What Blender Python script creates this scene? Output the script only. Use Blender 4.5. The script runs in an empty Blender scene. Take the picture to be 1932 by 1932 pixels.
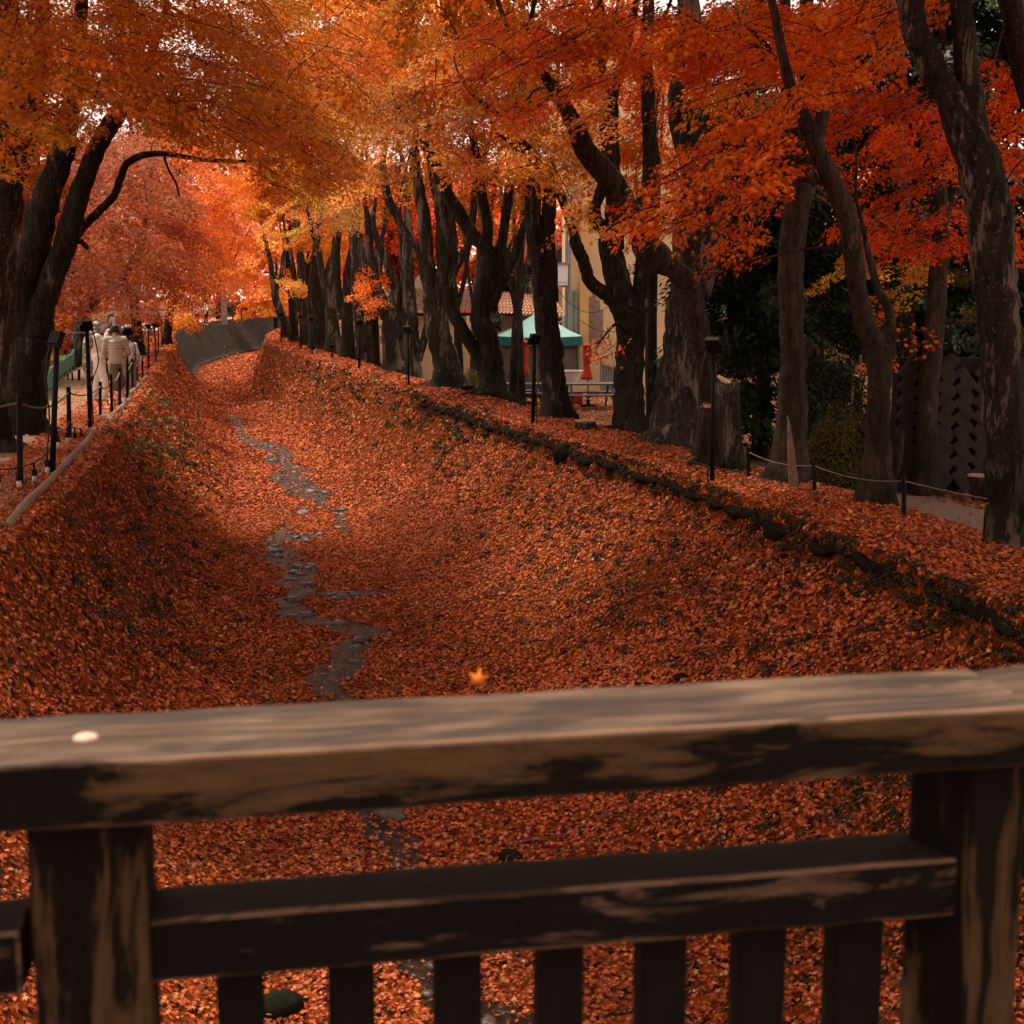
EXPOSURE = 0.74
SKY = 0.075
SUN = 3.4
COVM = 1.9
CLOUDM = 1.3
import bpy, math, random
import numpy as np
from mathutils import Vector, Matrix
random.seed(7); rng = np.random.default_rng(7)
R = math.radians
scene = bpy.context.scene
C = scene.collection

# ---------------------------------------------------------------- camera
F = 2600.0
PITCH = math.atan(411.0/F)
CAMZ = 2.3
cp, sp = math.cos(PITCH), math.sin(PITCH)
def ray(px, py):
    u = (px-966)/F; v = (966-py)/F
    return np.array([u, cp+v*sp, -sp+v*cp])
def at(px, py, Y):
    d = ray(px, py); s = Y/d[1]
    return np.array([d[0]*s, Y, CAMZ+d[2]*s])
def onz(px, py, z=0.0):
    d = ray(px, py); s = (z-CAMZ)/d[2]
    return np.array([d[0]*s, d[1]*s, z])
def atx(px, Y):
    return (px-966)/F*Y/ (cp)          # close enough for ground things
cam_d = bpy.data.cameras.new('camera'); cam = bpy.data.objects.new('camera', cam_d); C.objects.link(cam)
cam.location = (0, 0, CAMZ); cam.rotation_euler = (math.pi/2-PITCH, 0, 0)
cam_d.sensor_width = 36; cam_d.lens = 36*F/1932
cam_d.clip_end = 2000; cam_d.clip_start = 0.05
cam_d.dof.use_dof = True; cam_d.dof.focus_distance = 17; cam_d.dof.aperture_fstop = 5.6
scene.camera = cam
vs = scene.view_settings
vs.view_transform = 'Standard'; vs.look = 'None'; vs.gamma = 1; vs.use_curve_mapping = False
vs.exposure = EXPOSURE
scene.render.engine = 'CYCLES'
scene.cycles.max_bounces = 8; scene.cycles.diffuse_bounces = 4; scene.cycles.transmission_bounces = 6
scene.cycles.transparent_max_bounces = 6
scene.cycles.caustics_reflective = False; scene.cycles.caustics_refractive = False
scene.cycles.use_denoising = True
scene.cycles.sample_clamp_indirect = 6

# ---------------------------------------------------------------- world and sun
SUN_EL, SUN_AZ = 70, -50      # azimuth from +Y, towards -X (left, ahead of the camera)
w = bpy.data.worlds.new('World'); scene.world = w; w.use_nodes = True
nt = w.node_tree; bg = nt.nodes['Background']
sky = nt.nodes.new('ShaderNodeTexSky'); sky.sky_type = 'NISHITA'; sky.sun_disc = False
sky.sun_elevation = R(SUN_EL); sky.sun_rotation = R(SUN_AZ); sky.dust_density = 4; sky.air_density = 1
mixw = nt.nodes.new('ShaderNodeMix'); mixw.data_type = 'RGBA'; mixw.inputs[0].default_value = 0.94
tcw = nt.nodes.new('ShaderNodeTexCoord'); nzw = nt.nodes.new('ShaderNodeTexNoise'); nzw.inputs['Scale'].default_value = 2.2; nzw.inputs['Detail'].default_value = 5
rw = nt.nodes.new('ShaderNodeValToRGB')
rw.color_ramp.elements[0].position = .3; rw.color_ramp.elements[0].color = (11.5, 9.3, 7.7, 1)
rw.color_ramp.elements[1].position = .7; rw.color_ramp.elements[1].color = (15.5, 13.0, 11.2, 1)
nt.links.new(tcw.outputs['Generated'], nzw.inputs['Vector']); nt.links.new(nzw.outputs[0], rw.inputs[0])
nt.links.new(sky.outputs[0], mixw.inputs[6]); nt.links.new(rw.outputs[0], mixw.inputs[7])
nt.links.new(mixw.outputs[2], bg.inputs[0]); bg.inputs[1].default_value = SKY
sl = bpy.data.lights.new('sun', 'SUN'); sl.energy = SUN; sl.angle = R(12); sl.color = (1, .86, .68)
so = bpy.data.objects.new('sun', sl); C.objects.link(so)
_a = R(SUN_AZ); _e = R(SUN_EL)
sd = Vector((math.sin(_a)*math.cos(_e), math.cos(_a)*math.cos(_e), math.sin(_e)))
so.rotation_euler = sd.to_track_quat('Z', 'Y').to_euler(); so.location = (0, 0, 40)

# ---------------------------------------------------------------- object helpers
def tag(o, label=None, cat=None, group=None, kind=None):
    if label: o['label'] = label
    if cat: o['category'] = cat
    if group: o['group'] = group
    if kind: o['kind'] = kind
    return o
def empty(name, loc, label, cat, group=None, rotz=0):
    o = bpy.data.objects.new(name, None); C.objects.link(o); o.location = tuple(float(v) for v in loc)
    o.rotation_euler = (0, 0, rotz); o.empty_display_size = .3
    bpy.context.view_layer.update()
    return tag(o, label, cat, group)
class MB:
    """collects polygons; build() links them as one mesh object"""
    def __init__(s): s.v = []; s.f = []; s.m = []
    def add(s, V, Fs, mi=0):
        b = len(s.v); s.v.extend([tuple(map(float, p)) for p in V]); s.f.extend([tuple(i+b for i in f) for f in Fs]); s.m.extend([mi]*len(Fs)); return s
    def box(s, c, size, rot=None, mi=0, taper=1.0):
        sx, sy, sz = [k/2 for k in size]
        V = [Vector((x*sx*(taper if z > 0 else 1), y*sy*(taper if z > 0 else 1), z*sz)) for z in (-1, 1) for y in (-1, 1) for x in (-1, 1)]
        if rot is not None: V = [rot @ p for p in V]
        c = Vector(c); V = [p+c for p in V]
        return s.add(V, [(0, 2, 3, 1), (4, 5, 7, 6), (0, 1, 5, 4), (2, 6, 7, 3), (0, 4, 6, 2), (1, 3, 7, 5)], mi)
    def beam(s, a, b, wd, ht, mi=0, up=(0, 0, 1)):
        a = Vector(a); b = Vector(b); d = (b-a); L = d.length; d.normalize()
        x = d; y = Vector(up).cross(x)
        if y.length < 1e-4: y = Vector((0, 1, 0))
        y.normalize(); z = x.cross(y)
        m = Matrix((x, y, z)).transposed()
        return s.box((a+b)/2, (L, wd, ht), m, mi)
    def tube(s, pts, rad, n=8, mi=0, cap=True, lump=0.0, seed=0):
        P = np.asarray(pts, float); k = len(P); rad = np.broadcast_to(np.asarray(rad, float), (k,))
        T = np.gradient(P, axis=0); T /= np.linalg.norm(T, axis=1)[:, None]+1e-9
        ref = np.array([0, 0, 1.0]) if abs(T[0][2]) < .9 else np.array([1.0, 0, 0])
        N = np.cross(ref, T[0]); N /= np.linalg.norm(N)
        V = []; r_ = np.random.default_rng(seed+11)
        ph = r_.uniform(0, 6.28, 4)
        for i in range(k):
            N = N-T[i]*np.dot(N, T[i]); N /= np.linalg.norm(N)+1e-9; B = np.cross(T[i], N)
            for j in range(n):
                a = 2*math.pi*j/n
                rr = rad[i]
                if lump: rr *= 1+lump*(.5*math.sin(2*a+ph[0]+i*.21)+.4*math.sin(3*a+ph[1]-i*.3)+.35*math.sin(5*a+ph[2]+i*.5)+.5*r_.normal()*.35)
                V.append(P[i]+rr*(math.cos(a)*N+math.sin(a)*B))
        Fs = [(i*n+j, i*n+(j+1) % n, (i+1)*n+(j+1) % n, (i+1)*n+j) for i in range(k-1) for j in range(n)]
        if cap: Fs += [tuple(range(n-1, -1, -1)), tuple((k-1)*n+j for j in range(n))]
        return s.add(V, Fs, mi)
    def lathe(s, c, prof, n=16, mi=0, flute=0.0, nf=8):
        V = []; c = np.asarray(c, float)
        for (r, z) in prof:
            for j in range(n):
                a = 2*math.pi*j/n; rr = r*(1+flute*math.cos(nf*a)); V.append(c+np.array([rr*math.cos(a), rr*math.sin(a), z]))
        k = len(prof)
        Fs = [(i*n+j, i*n+(j+1) % n, (i+1)*n+(j+1) % n, (i+1)*n+j) for i in range(k-1) for j in range(n)]
        Fs += [tuple(range(n-1, -1, -1)), tuple((k-1)*n+j for j in range(n))]
        return s.add(V, Fs, mi)
    def ball(s, c, r, n=12, m=8, mi=0, noise=0.0, seed=0):
        r = np.broadcast_to(np.asarray(r, float), (3,)); c = np.asarray(c, float); rr = np.random.default_rng(seed); V = [c+[0, 0, -r[2]]]
        for i in range(1, m):
            t = math.pi*i/m
            for j in range(n):
                a = 2*math.pi*j/n; k = 1+noise*rr.normal()
                V.append(c+k*r*np.array([math.sin(t)*math.cos(a), math.sin(t)*math.sin(a), -math.cos(t)]))
        V.append(c+[0, 0, r[2]]); Fs = [(0, 1+(j+1) % n, 1+j) for j in range(n)]
        for i in range(m-2):
            for j in range(n):
                a = 1+i*n+j; b = 1+i*n+(j+1) % n; Fs.append((a, b, b+n, a+n))
        e = len(V)-1; o = 1+(m-2)*n
        Fs += [(o+j, o+(j+1) % n, e) for j in range(n)]
        return s.add(V, Fs, mi)
    def build(s, name, mats, parent=None, smooth=False, bevel=0.0, local=True):
        me = bpy.data.meshes.new(name)
        off = Vector((0, 0, 0))
        me.from_pydata(s.v, [], s.f)
        if not isinstance(mats, (list, tuple)): mats = [mats]
        for m in mats: me.materials.append(m)
        if len(mats) > 1: me.polygons.foreach_set('material_index', s.m)
        if smooth: me.polygons.foreach_set('use_smooth', [True]*len(me.polygons))
        me.update()
        o = bpy.data.objects.new(name, me); C.objects.link(o)
        if parent is not None:
            o.parent = parent
            o.matrix_parent_inverse = parent.matrix_world.inverted()
        if bevel:
            b = o.modifiers.new('bevel', 'BEVEL'); b.width = bevel; b.segments = 2; b.limit_method = 'ANGLE'
        return o
def np_mesh(name, V, loops, starts, totals, mats, attr=None, parent=None, smooth=False):
    me = bpy.data.meshes.new(name)
    me.vertices.add(len(V)); me.vertices.foreach_set('co', np.asarray(V, np.float32).ravel())
    me.loops.add(len(loops)); me.loops.foreach_set('vertex_index', np.asarray(loops, np.int32))
    me.polygons.add(len(starts)); me.polygons.foreach_set('loop_start', np.asarray(starts, np.int32)); me.polygons.foreach_set('loop_total', np.asarray(totals, np.int32))
    me.update(calc_edges=True)
    if not isinstance(mats, (list, tuple)): mats = [mats]
    for m in mats: me.materials.append(m)
    if attr is not None:
        a = me.attributes.new('tint', 'FLOAT_COLOR', 'FACE'); a.data.foreach_set('color', np.asarray(attr, np.float32).ravel())
    if smooth: me.polygons.foreach_set('use_smooth', np.ones(len(starts), bool))
    o = bpy.data.objects.new(name, me); C.objects.link(o)
    if parent is not None:
        o.parent = parent; o.matrix_parent_inverse = parent.matrix_world.inverted()
    return o

# ---------------------------------------------------------------- material helpers
def mat(name):
    m = bpy.data.materials.new(name); m.use_nodes = True
    return m, m.node_tree, m.node_tree.nodes['Principled BSDF']
def ramp(t, fac, stops, interp='LINEAR'):
    r = t.nodes.new('ShaderNodeValToRGB'); r.color_ramp.interpolation = interp
    e = r.color_ramp.elements
    while len(e) < len(stops): e.new(.5)
    for k, (p, c) in enumerate(stops):
        e[k].position = p; e[k].color = (*c, 1) if len(c) == 3 else c
    t.links.new(fac, r.inputs[0]); return r.outputs[0]
def noise(t, scale, detail=4, rough=.55, vec=None, dist=0):
    n = t.nodes.new('ShaderNodeTexNoise'); n.inputs['Scale'].default_value = scale; n.inputs['Detail'].default_value = detail
    n.inputs['Roughness'].default_value = rough; n.inputs['Distortion'].default_value = dist
    if vec is not None: t.links.new(vec, n.inputs['Vector'])
    return n.outputs[0]
def vec(t, kind='Object', scale=None, rot=None):
    c = t.nodes.new('ShaderNodeTexCoord'); o = c.outputs[kind]
    if scale or rot:
        m = t.nodes.new('ShaderNodeMapping')
        if scale: m.inputs['Scale'].default_value = scale
        if rot: m.inputs['Rotation'].default_value = rot
        t.links.new(o, m.inputs['Vector']); o = m.outputs[0]
    return o
def mixc(t, fac, a, b):
    m = t.nodes.new('ShaderNodeMix'); m.data_type = 'RGBA'
    for s, x in ((0, fac), (6, a), (7, b)):
        if isinstance(x, (int, float)): m.inputs[s].default_value = x
        elif isinstance(x, tuple): m.inputs[s].default_value = (*x, 1)
        else: t.links.new(x, m.inputs[s])
    return m.outputs[2]
def bump(t, b, h, strength=.5, dist=.02):
    n = t.nodes.new('ShaderNodeBump'); n.inputs['Strength'].default_value = strength; n.inputs['Distance'].default_value = dist
    t.links.new(h, n.inputs['Height']); t.links.new(n.outputs[0], b.inputs['Normal'])
def plain(name, col, rough=.7, var=.25, scale=6, metal=0, spec=.3, bmp=.15):
    m, t, b = mat(name); v = vec(t)
    n = noise(t, scale, 5, .6, v)
    lo = tuple(c*(1-var) for c in col); hi = tuple(min(1, c*(1+var)) for c in col)
    t.links.new(ramp(t, n, [(.3, lo), (.7, hi)]), b.inputs['Base Color'])
    b.inputs['Roughness'].default_value = rough; b.inputs['Metallic'].default_value = metal; b.inputs['Specular IOR Level'].default_value = spec
    if bmp: bump(t, b, noise(t, scale*8, 4, .6, v), bmp, .01)
    return m

def leaf_mat(name, trans=.38, rough=.6, spec=.2):
    m, t, b = mat(name)
    a = t.nodes.new('ShaderNodeAttribute'); a.attribute_name = 'tint'
    b.inputs['Roughness'].default_value = rough; b.inputs['Specular IOR Level'].default_value = spec
    t.links.new(a.outputs['Color'], b.inputs['Base Color'])
    tr = t.nodes.new('ShaderNodeBsdfTranslucent'); t.links.new(a.outputs['Color'], tr.inputs['Color'])
    mx = t.nodes.new('ShaderNodeMixShader'); mx.inputs[0].default_value = trans
    out = t.nodes['Material Output']
    t.links.new(b.outputs[0], mx.inputs[1]); t.links.new(tr.outputs[0], mx.inputs[2]); t.links.new(mx.outputs[0], out.inputs['Surface'])
    return m
M_LEAF = leaf_mat('maple_leaf', .36); M_LITTER = leaf_mat('fallen_leaf', .12, .75, .10); M_GREEN = leaf_mat('evergreen_leaf', .15, .5)

def bark_mat(name, dark, mid, pale, moss, pale_amt=.62):
    m, t, b = mat(name); v = vec(t)
    v2 = vec(t, 'Object', (1, 1, .2))
    n1 = noise(t, 16, 6, .7, v2, .6); n2 = noise(t, 4.2, 8, .68, v2, .5); n3 = noise(t, 1.1, 4, .6, v)
    base = ramp(t, n1, [(.32, dark), (.62, mid)])
    mf = t.nodes.new('ShaderNodeMix'); mf.data_type = 'FLOAT'; mf.inputs[0].default_value = .3; t.links.new(n2, mf.inputs[2]); t.links.new(noise(t, 34, 5, .7, v2), mf.inputs[3])
    pa = .5+(pale_amt-.5)*.75; patch = ramp(t, mf.outputs[0], [(pa-.012, (0, 0, 0)), (pa+.03, (1, 1, 1))])
    sp_ = ramp(t, noise(t, 26, 3, .6, v), [(.62, (0, 0, 0)), (.68, (.8, .8, .8))])
    c = mixc(t, patch, base, pale); c = mixc(t, sp_, c, tuple(x*.9 for x in pale))
    geo = t.nodes.new('ShaderNodeNewGeometry'); sx = t.nodes.new('ShaderNodeSeparateXYZ'); t.links.new(geo.outputs['Position'], sx.inputs[0])
    mr = t.nodes.new('ShaderNodeMapRange'); mr.inputs[1].default_value = 2.6; mr.inputs[2].default_value = .1; t.links.new(sx.outputs[2], mr.inputs[0])
    mm = t.nodes.new('ShaderNodeMath'); mm.operation = 'MULTIPLY'; t.links.new(mr.outputs[0], mm.inputs[0]); t.links.new(ramp(t, n3, [(.42, (0, 0, 0)), (.6, (1, 1, 1))]), mm.inputs[1])
    c = mixc(t, mm.outputs[0], c, moss)
    t.links.new(c, b.inputs['Base Color']); b.inputs['Roughness'].default_value = .9; b.inputs['Specular IOR Level'].default_value = .12
    bump(t, b, n1, 1.0, .09)
    return m
BARK_G = bark_mat('bark_grey', (.010, .008, .006), (.062, .051, .040), (.24, .20, .16), (.012, .013, .004), .555)
BARK_P = bark_mat('bark_pale_patches', (.006, .005, .0035), (.034, .026, .019), (.17, .13, .105), (.010, .012, .004), .55)
BARK_B = bark_mat('bark_brown', (.010, .007, .005), (.08, .055, .04), (.14, .105, .08), (.016, .015, .006), .64)
BARK_D = bark_mat('bark_dark', (.007, .0055, .004), (.048, .038, .028), (.15, .125, .10), (.010, .012, .004), .60)
# ================================================================ GROUND
_l = np.array([(-12, -3.3), (0, -3.6), (8, -4.0), (12, -4.5), (15, -4.95), (19, -5.7), (26, -7.15), (29.5, -7.8), (37.6, -9.65), (50, -12.4), (63, -15.2), (74, -18), (85, -20.3), (95, -22.3), (108, -23.6), (122, -23.9), (135, -22.5), (160, -14), (330, 40)])
_r = np.array([(-12, 4.9), (0, 4.6), (6, 4.3), (9.7, 3.76), (15.3, 2.68), (23, .42), (30, -1.70), (37, -3.8), (50, -7.4), (66, -11.7), (78, -13.8), (90, -15.2), (105, -15.5), (135, -13), (160, -7), (330, 47)])
_c = np.array([(-12, .3), (0, .1), (8, -.35), (11, -.9), (14, -1.65), (20, -3.0), (26, -4.2), (32, -5.2), (45, -8.4), (60, -12.2), (75, -15.6), (90, -18.5), (110, -19.5), (135, -17.8), (160, -10.5), (330, 43)])
def xl(y): return np.interp(y, _l[:, 0], _l[:, 1])
def xr(y): return np.interp(y, _r[:, 0], _r[:, 1])
def xc(y): return np.interp(y, _c[:, 0], _c[:, 1])
def hw(y): return np.interp(y, [0, 12, 30, 60, 100], [.95, .95, .8, .8, 1.2])
def depth(y): return np.interp(y, [0, 40, 70, 95, 300], [2.0, 2.0, 2.1, 2.4, 2.4])
def lump(x, y):
    return .5*np.sin(1.7*x+.9*y+.3)*np.sin(1.1*y-.6*x)+.3*np.sin(3.9*x-1.3*y)*np.sin(2.7*y+1.1)+.2*np.sin(7.3*x+2.1)*np.sin(6.1*y-2.2*x)
def zright(y): return np.interp(y, [0, 12, 18, 26, 33, 62, 76], [-.35, -.42, -.5, -.7, -1.0, -1.0, 0.0])
def ground_z(x, y):
    x = np.asarray(x, float); y = np.asarray(y, float)
    L, Rr, c, h, H = xl(y), xr(y), xc(y), hw(y), depth(y)
    fl, fr = c-h, c+h
    t1 = np.clip((x-L)/(fl-L), 0, 1); t2 = np.clip((Rr-x)/(Rr-fr), 0, 1)
    steep = np.clip((y-64)/10, 0, 1)
    p1 = np.where(t1 < .999, 1-(1-t1)**1.75, 1); p1 = p1*(1-steep)+np.clip(t1*2.2, 0, 1)*steep
    p2 = 1-(1-t2)**1.75
    z = -H*np.minimum(p1, p2)
    rim = .19*np.clip((34-y)/10, 0, 1)*np.clip(t2/.035, 0, 1)*(1-t2)**2; z = z-np.where((x < Rr) & (x > c), rim, 0)
    amp = np.where((x > L-.3) & (x < Rr+1.4), .032, .02)
    z = z+amp*lump(x, y)
    o = np.clip((x-Rr-1.2)/1.7, 0, 1); o = o*o*(3-2*o)
    z = z+np.where(x > Rr, zright(y)*o+.05*np.exp(-((x-Rr-.8)/.6)**2), 0)
    z = z+np.where(x < L, .05*np.exp(-((x-L+.2)/.3)**2), 0)
    return z
def gz(x, y): return float(ground_z(x, y))

def hit(px, py, y0=5.0, y1=160.0):
    """where the sight line meets the ground"""
    d = ray(px, py); Y = np.concatenate([np.arange(y0, 40, .03), np.arange(40, y1, .15)]); s_ = Y/d[1]; x = d[0]*s_; z = CAMZ+d[2]*s_
    k = np.nonzero(z < ground_z(x, Y))[0]; i = int(k[0]) if len(k) else len(Y)-1
    return np.array([x[i], Y[i], gz(x[i], Y[i])])
def litter_ground(name, leafy, cols, soil, moss, moss_amt):
    m, t, b = mat(name); v = vec(t)
    vo = t.nodes.new('ShaderNodeTexVoronoi'); vo.inputs['Scale'].default_value = 17; vo.inputs['Randomness'].default_value = 1
    t.links.new(v, vo.inputs['Vector'])
    sx = t.nodes.new('ShaderNodeSeparateColor'); t.links.new(vo.outputs['Color'], sx.inputs[0])
    c = ramp(t, sx.outputs[0], cols)
    n = noise(t, 2.2, 6, .65, v)
    gap = ramp(t, sx.outputs[1], [(leafy, (0, 0, 0)), (leafy+.12, (1, 1, 1))])
    c = mixc(t, gap, c, soil)
    c = mixc(t, ramp(t, n, [(moss_amt, (0, 0, 0)), (moss_amt+.1, (1, 1, 1))]), c, moss)
    t.links.new(c, b.inputs['Base Color']); b.inputs['Roughness'].default_value = .95; b.inputs['Specular IOR Level'].default_value = .03
    bump(t, b, vo.outputs['Distance'], .9, .05)
    return m
RUST_SHADED = [(.0, (.05, .014, .005)), (.3, (.14, .030, .008)), (.55, (.22, .045, .010)), (.8, (.09, .022, .006)), (1, (.28, .07, .016))]  # leaf tones darkened in the colour, so gaps read as shaded leaves
M_GROUND = litter_ground('leaf_litter', .72, RUST_SHADED, (.022, .012, .006), (.025, .022, .008), .74)
M_YARD = litter_ground('yard_litter', .35, [(0, (.1, .03, .014)), (.5, (.2, .07, .028)), (1, (.28, .12, .05))], (.085, .055, .038), (.05, .05, .02), .8)
M_DIRT = plain('path_dirt', (.21, .125, .075), .95, .3, 5, bmp=.5)
M_GRAVEL = plain('gravel', (.17, .115, .085), .95, .35, 40, bmp=.7)
M_PAVE = plain('pale_path', (.55, .38, .31), .9, .15, 3)

ys = np.concatenate([np.arange(-10, 4, 1.0), np.arange(4, 34, .22), np.arange(34, 90, .6), np.arange(90, 170, 2), np.arange(170, 421, 25)])
lo_ = np.array([-260, -120, -60, -30, -18, -11, -7, -5, -3.5, -2.5, -1.8, -1.2, -.8, -.5, -.3, -.14])
ro_ = np.array([.1, .25, .45, .65, .9, 1.15, 1.4, 1.7, 2.0, 2.4, 2.8, 3.2, 3.6, 4.5, 6, 9, 14, 22, 40, 80, 160, 260])
X = []
for y in ys:
    L, Rr, c, h = float(xl(y)), float(xr(y)), float(xc(y)), float(hw(y))
    X.append(np.concatenate([L+lo_, np.linspace(L, c-h, 22), np.linspace(c-h, c+h, 9)[1:-1], c+h+(Rr-c-h)*np.r_[np.linspace(0, .93, 21), .955, .968, .98, .99, 1], Rr+ro_]))
X = np.array(X); nY, nX = X.shape; YY = np.repeat(ys[:, None], nX, 1)
Z = ground_z(X, YY)
V = np.stack([X, YY, Z], -1).reshape(-1, 3)
ii, jj = np.meshgrid(np.arange(nY-1), np.arange(nX-1), indexing='ij'); ii = ii.ravel(); jj = jj.ravel()
quads = np.stack([ii*nX+jj, ii*nX+jj+1, (ii+1)*nX+jj+1, (ii+1)*nX+jj], 1)
g = np_mesh('ground', V, quads.ravel(), np.arange(len(quads))*4, np.full(len(quads), 4), [M_GROUND, M_YARD], smooth=True)
xm = (X[:-1, :-1]+X[1:, 1:])[ii, jj]/2; ym = (YY[:-1, :-1]+YY[1:, 1:])[ii, jj]/2
g.data.polygons.foreach_set('material_index', ((xm > xr(ym)+1.9) | (xm < xl(ym)-3.5)).astype(np.int32))
tag(g, kind='structure')

def sheet(name, rows, m, dz=.006, nx=14):
    """a path: rows of (y, x0, x1) laid on the ground"""
    rows = np.array(rows, float); y = np.arange(rows[0, 0], rows[-1, 0], .5); a = np.interp(y, rows[:, 0], rows[:, 1]); b = np.interp(y, rows[:, 0], rows[:, 2])
    a = a+.12*np.sin(y*1.7)+.08*np.sin(y*4.1+1); b = b+.12*np.sin(y*1.3+2)+.08*np.sin(y*3.7)
    Xs = a[:, None]+(b-a)[:, None]*np.linspace(0, 1, nx)[None]; Ys = np.repeat(y[:, None], nx, 1)
    Zs = ground_z(Xs, Ys)+dz+.012
    k = len(y); i, j = np.meshgrid(np.arange(k-1), np.arange(nx-1), indexing='ij'); i = i.ravel(); j = j.ravel()
    q = np.stack([i*nx+j, i*nx+j+1, (i+1)*nx+j+1, (i+1)*nx+j], 1)
    o = np_mesh(name, np.stack([Xs, Ys, Zs], -1).reshape(-1, 3), q.ravel(), np.arange(len(q))*4, np.full(len(q), 4), m, smooth=True)
    return tag(o, kind='structure')
left_path_rows = [(2, -9.5, float(xl(2))-.75)]+[(y, float(xl(y))-(4.2 if y < 40 else 3.4), float(xl(y))-(.62 if y < 24 else .55)) for y in (6, 10, 13, 15, 18, 21, 24, 28, 34, 40, 50)]+[(60, -18.6, -16.2), (66, -19.8, -17.4)]
sheet('left_path', left_path_rows, M_DIRT)
sheet('far_path', [(88, -27, -22), (94, -28.5, -23.4), (100, -29, -24.0), (112, -29, -24.9), (122, -29, -25), (134, -28.5, -23.6), (146, -25, -19.4)], M_PAVE)
sheet('right_path', [(4, 6.3, 9.2)]+[(y, float(xr(y))+d, float(xr(y))+d+wd) for y, d, wd in ((10, 1.6, 3.0), (13, 1.3, 3.0), (15, 1.3, 2.8), (17, 1.5, 2.6), (19, 2.1, 2.2), (22, 2.6, 2.0), (26, 3.4, 2.0), (31, 5.0, 2.0))], M_GRAVEL)

# stream in the bottom of the channel, followed row by row in the photo: (row y, left x, right x) in channel-floor metres
M_WATER, t_, b_ = mat('stream_water')
v_ = vec(t_); n_ = noise(t_, 9, 7, .72, v_)
t_.links.new(ramp(t_, n_, [(.35, (.010, .008, .007)), (.55, (.034, .028, .024)), (.68, (.085, .07, .06))]), b_.inputs['Base Color'])
b_.inputs['Roughness'].default_value = .34; b_.inputs['Specular IOR Level'].default_value = .34
bump(t_, b_, noise(t_, 14, 6, .75, vec(t_, 'Object', (1, 2.6, 1))), 1.0, .06)
def z3(zx, zy): return (330.2+zx*.3418, 707.5+zy*.3418)
STREAM = [
 [(205, 268, 282), (215, 270, 340), (245, 300, 365), (270, 335, 372), (310, 345, 400), (345, 335, 405), (385, 395, 612), (410, 478, 622), (425, 570, 665), (450, 488, 670), (480, 510, 625), (505, 600, 740), (530, 560, 745), (560, 500, 720), (590, 575, 760), (630, 595, 850), (660, 660, 845), (685, 765, 840), (720, 800, 845), (735, 868, 938), (770, 865, 945), (800, 880, 952), (860, 925, 968), (872, 950, 960)],
 [(832, 600, 650), (850, 545, 640), (880, 510, 690), (900, 495, 650), (925, 500, 585), (945, 500, 660), (975, 510, 672), (1010, 460, 662), (1035, 520, 770), (1060, 580, 775), (1090, 600, 778), (1110, 590, 775), (1135, 548, 780), (1165, 590, 775), (1190, 640, 760), (1235, 545, 690), (1265, 570, 735), (1300, 545, 745), (1330, 590, 830), (1350, 700, 980), (1380, 850, 1150), (1410, 930, 1215), (1430, 1000, 1090), (1450, 890, 1080), (1500, 880, 1060), (1560, 870, 1060), (1620, 730, 1040), (1680, 735, 950), (1720, 780, 920), (1760, 790, 1010), (1800, 800, 1000), (1850, 790, 960)],
 [(868, 680, 820), (885, 650, 800), (905, 680, 745)],
 [(735, 660, 730), (760, 680, 720)],
 [(1175, 800, 1180), (1195, 790, 1120), (1225, 830, 960)],
]
NEAR = [[(2110/1, 0, 0)]]
def px_near(zx, zy): return (660+zx*.3652, 1226+zy*.3652)
near_rows = [(775, 20, 150), (820, 20, 230), (880, 40, 190), (930, 60, 330), (980, 190, 380), (1060, 240, 400), (1150, 220, 420), (1350, 230, 470), (1600, 260, 470), (1750, 350, 480), (1850, 420, 900), (1930, 500, 940)]
ribbons = []
for rb in STREAM:
    ribbons.append([(z3(a, zy), z3(b, zy)) for zy, a, b in rb])
ribbons.append([(px_near(a, zy), px_near(b, zy)) for zy, a, b in near_rows])
stream_tab = []
mb = MB()
def wob(s): return .5*math.sin(s*1.9)+.3*math.sin(s*4.3+1)+.2*math.sin(s*9.1+2)
for rb in ribbons:
    pts = []
    for (pa, pb) in rb:
        A = onz(*pa, -1.95); B = onz(*pb, -1.95); pts.append((A[1], A[0], B[0]))
    pts.sort(); pts = np.array(pts)
    yy = np.arange(pts[0, 0], pts[-1, 0], .045 if pts[0, 0] < 20 else .12)
    if len(yy) < 3: yy = np.linspace(pts[0, 0], pts[-1, 0], 4)
    a = np.interp(yy, pts[:, 0], pts[:, 1]); b = np.interp(yy, pts[:, 0], pts[:, 2])
    a = a+np.array([.06*wob(s*2.2)+.05*wob(s*7.3+5) for s in yy]); b = b+np.array([.06*wob(s*2.2+40)+.05*wob(s*6.7+9) for s in yy])
    stream_tab.append((yy, a, b))
    base = len(mb.v); nx = 9
    for y, p, q in zip(yy, a, b):
        for s in np.linspace(0, 1, nx):
            x = p+(q-p)*s; mb.v.append((x, y, gz(x, y)+.018))
    for i in range(len(yy)-1):
        for j in range(nx-1):
            k = base+i*nx+j; mb.f.append((k, k+1, k+nx+1, k+nx)); mb.m.append(0)
tag(mb.build('stream', M_WATER, smooth=True), kind='structure')
def in_stream(x, y):
    r = np.zeros(len(x), bool)
    for yy, a, b in stream_tab:
        A = np.interp(y, yy, a); B = np.interp(y, yy, b)
        r |= (y > yy[0]) & (y < yy[-1]) & (x > A) & (x < B)
    return r

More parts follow.
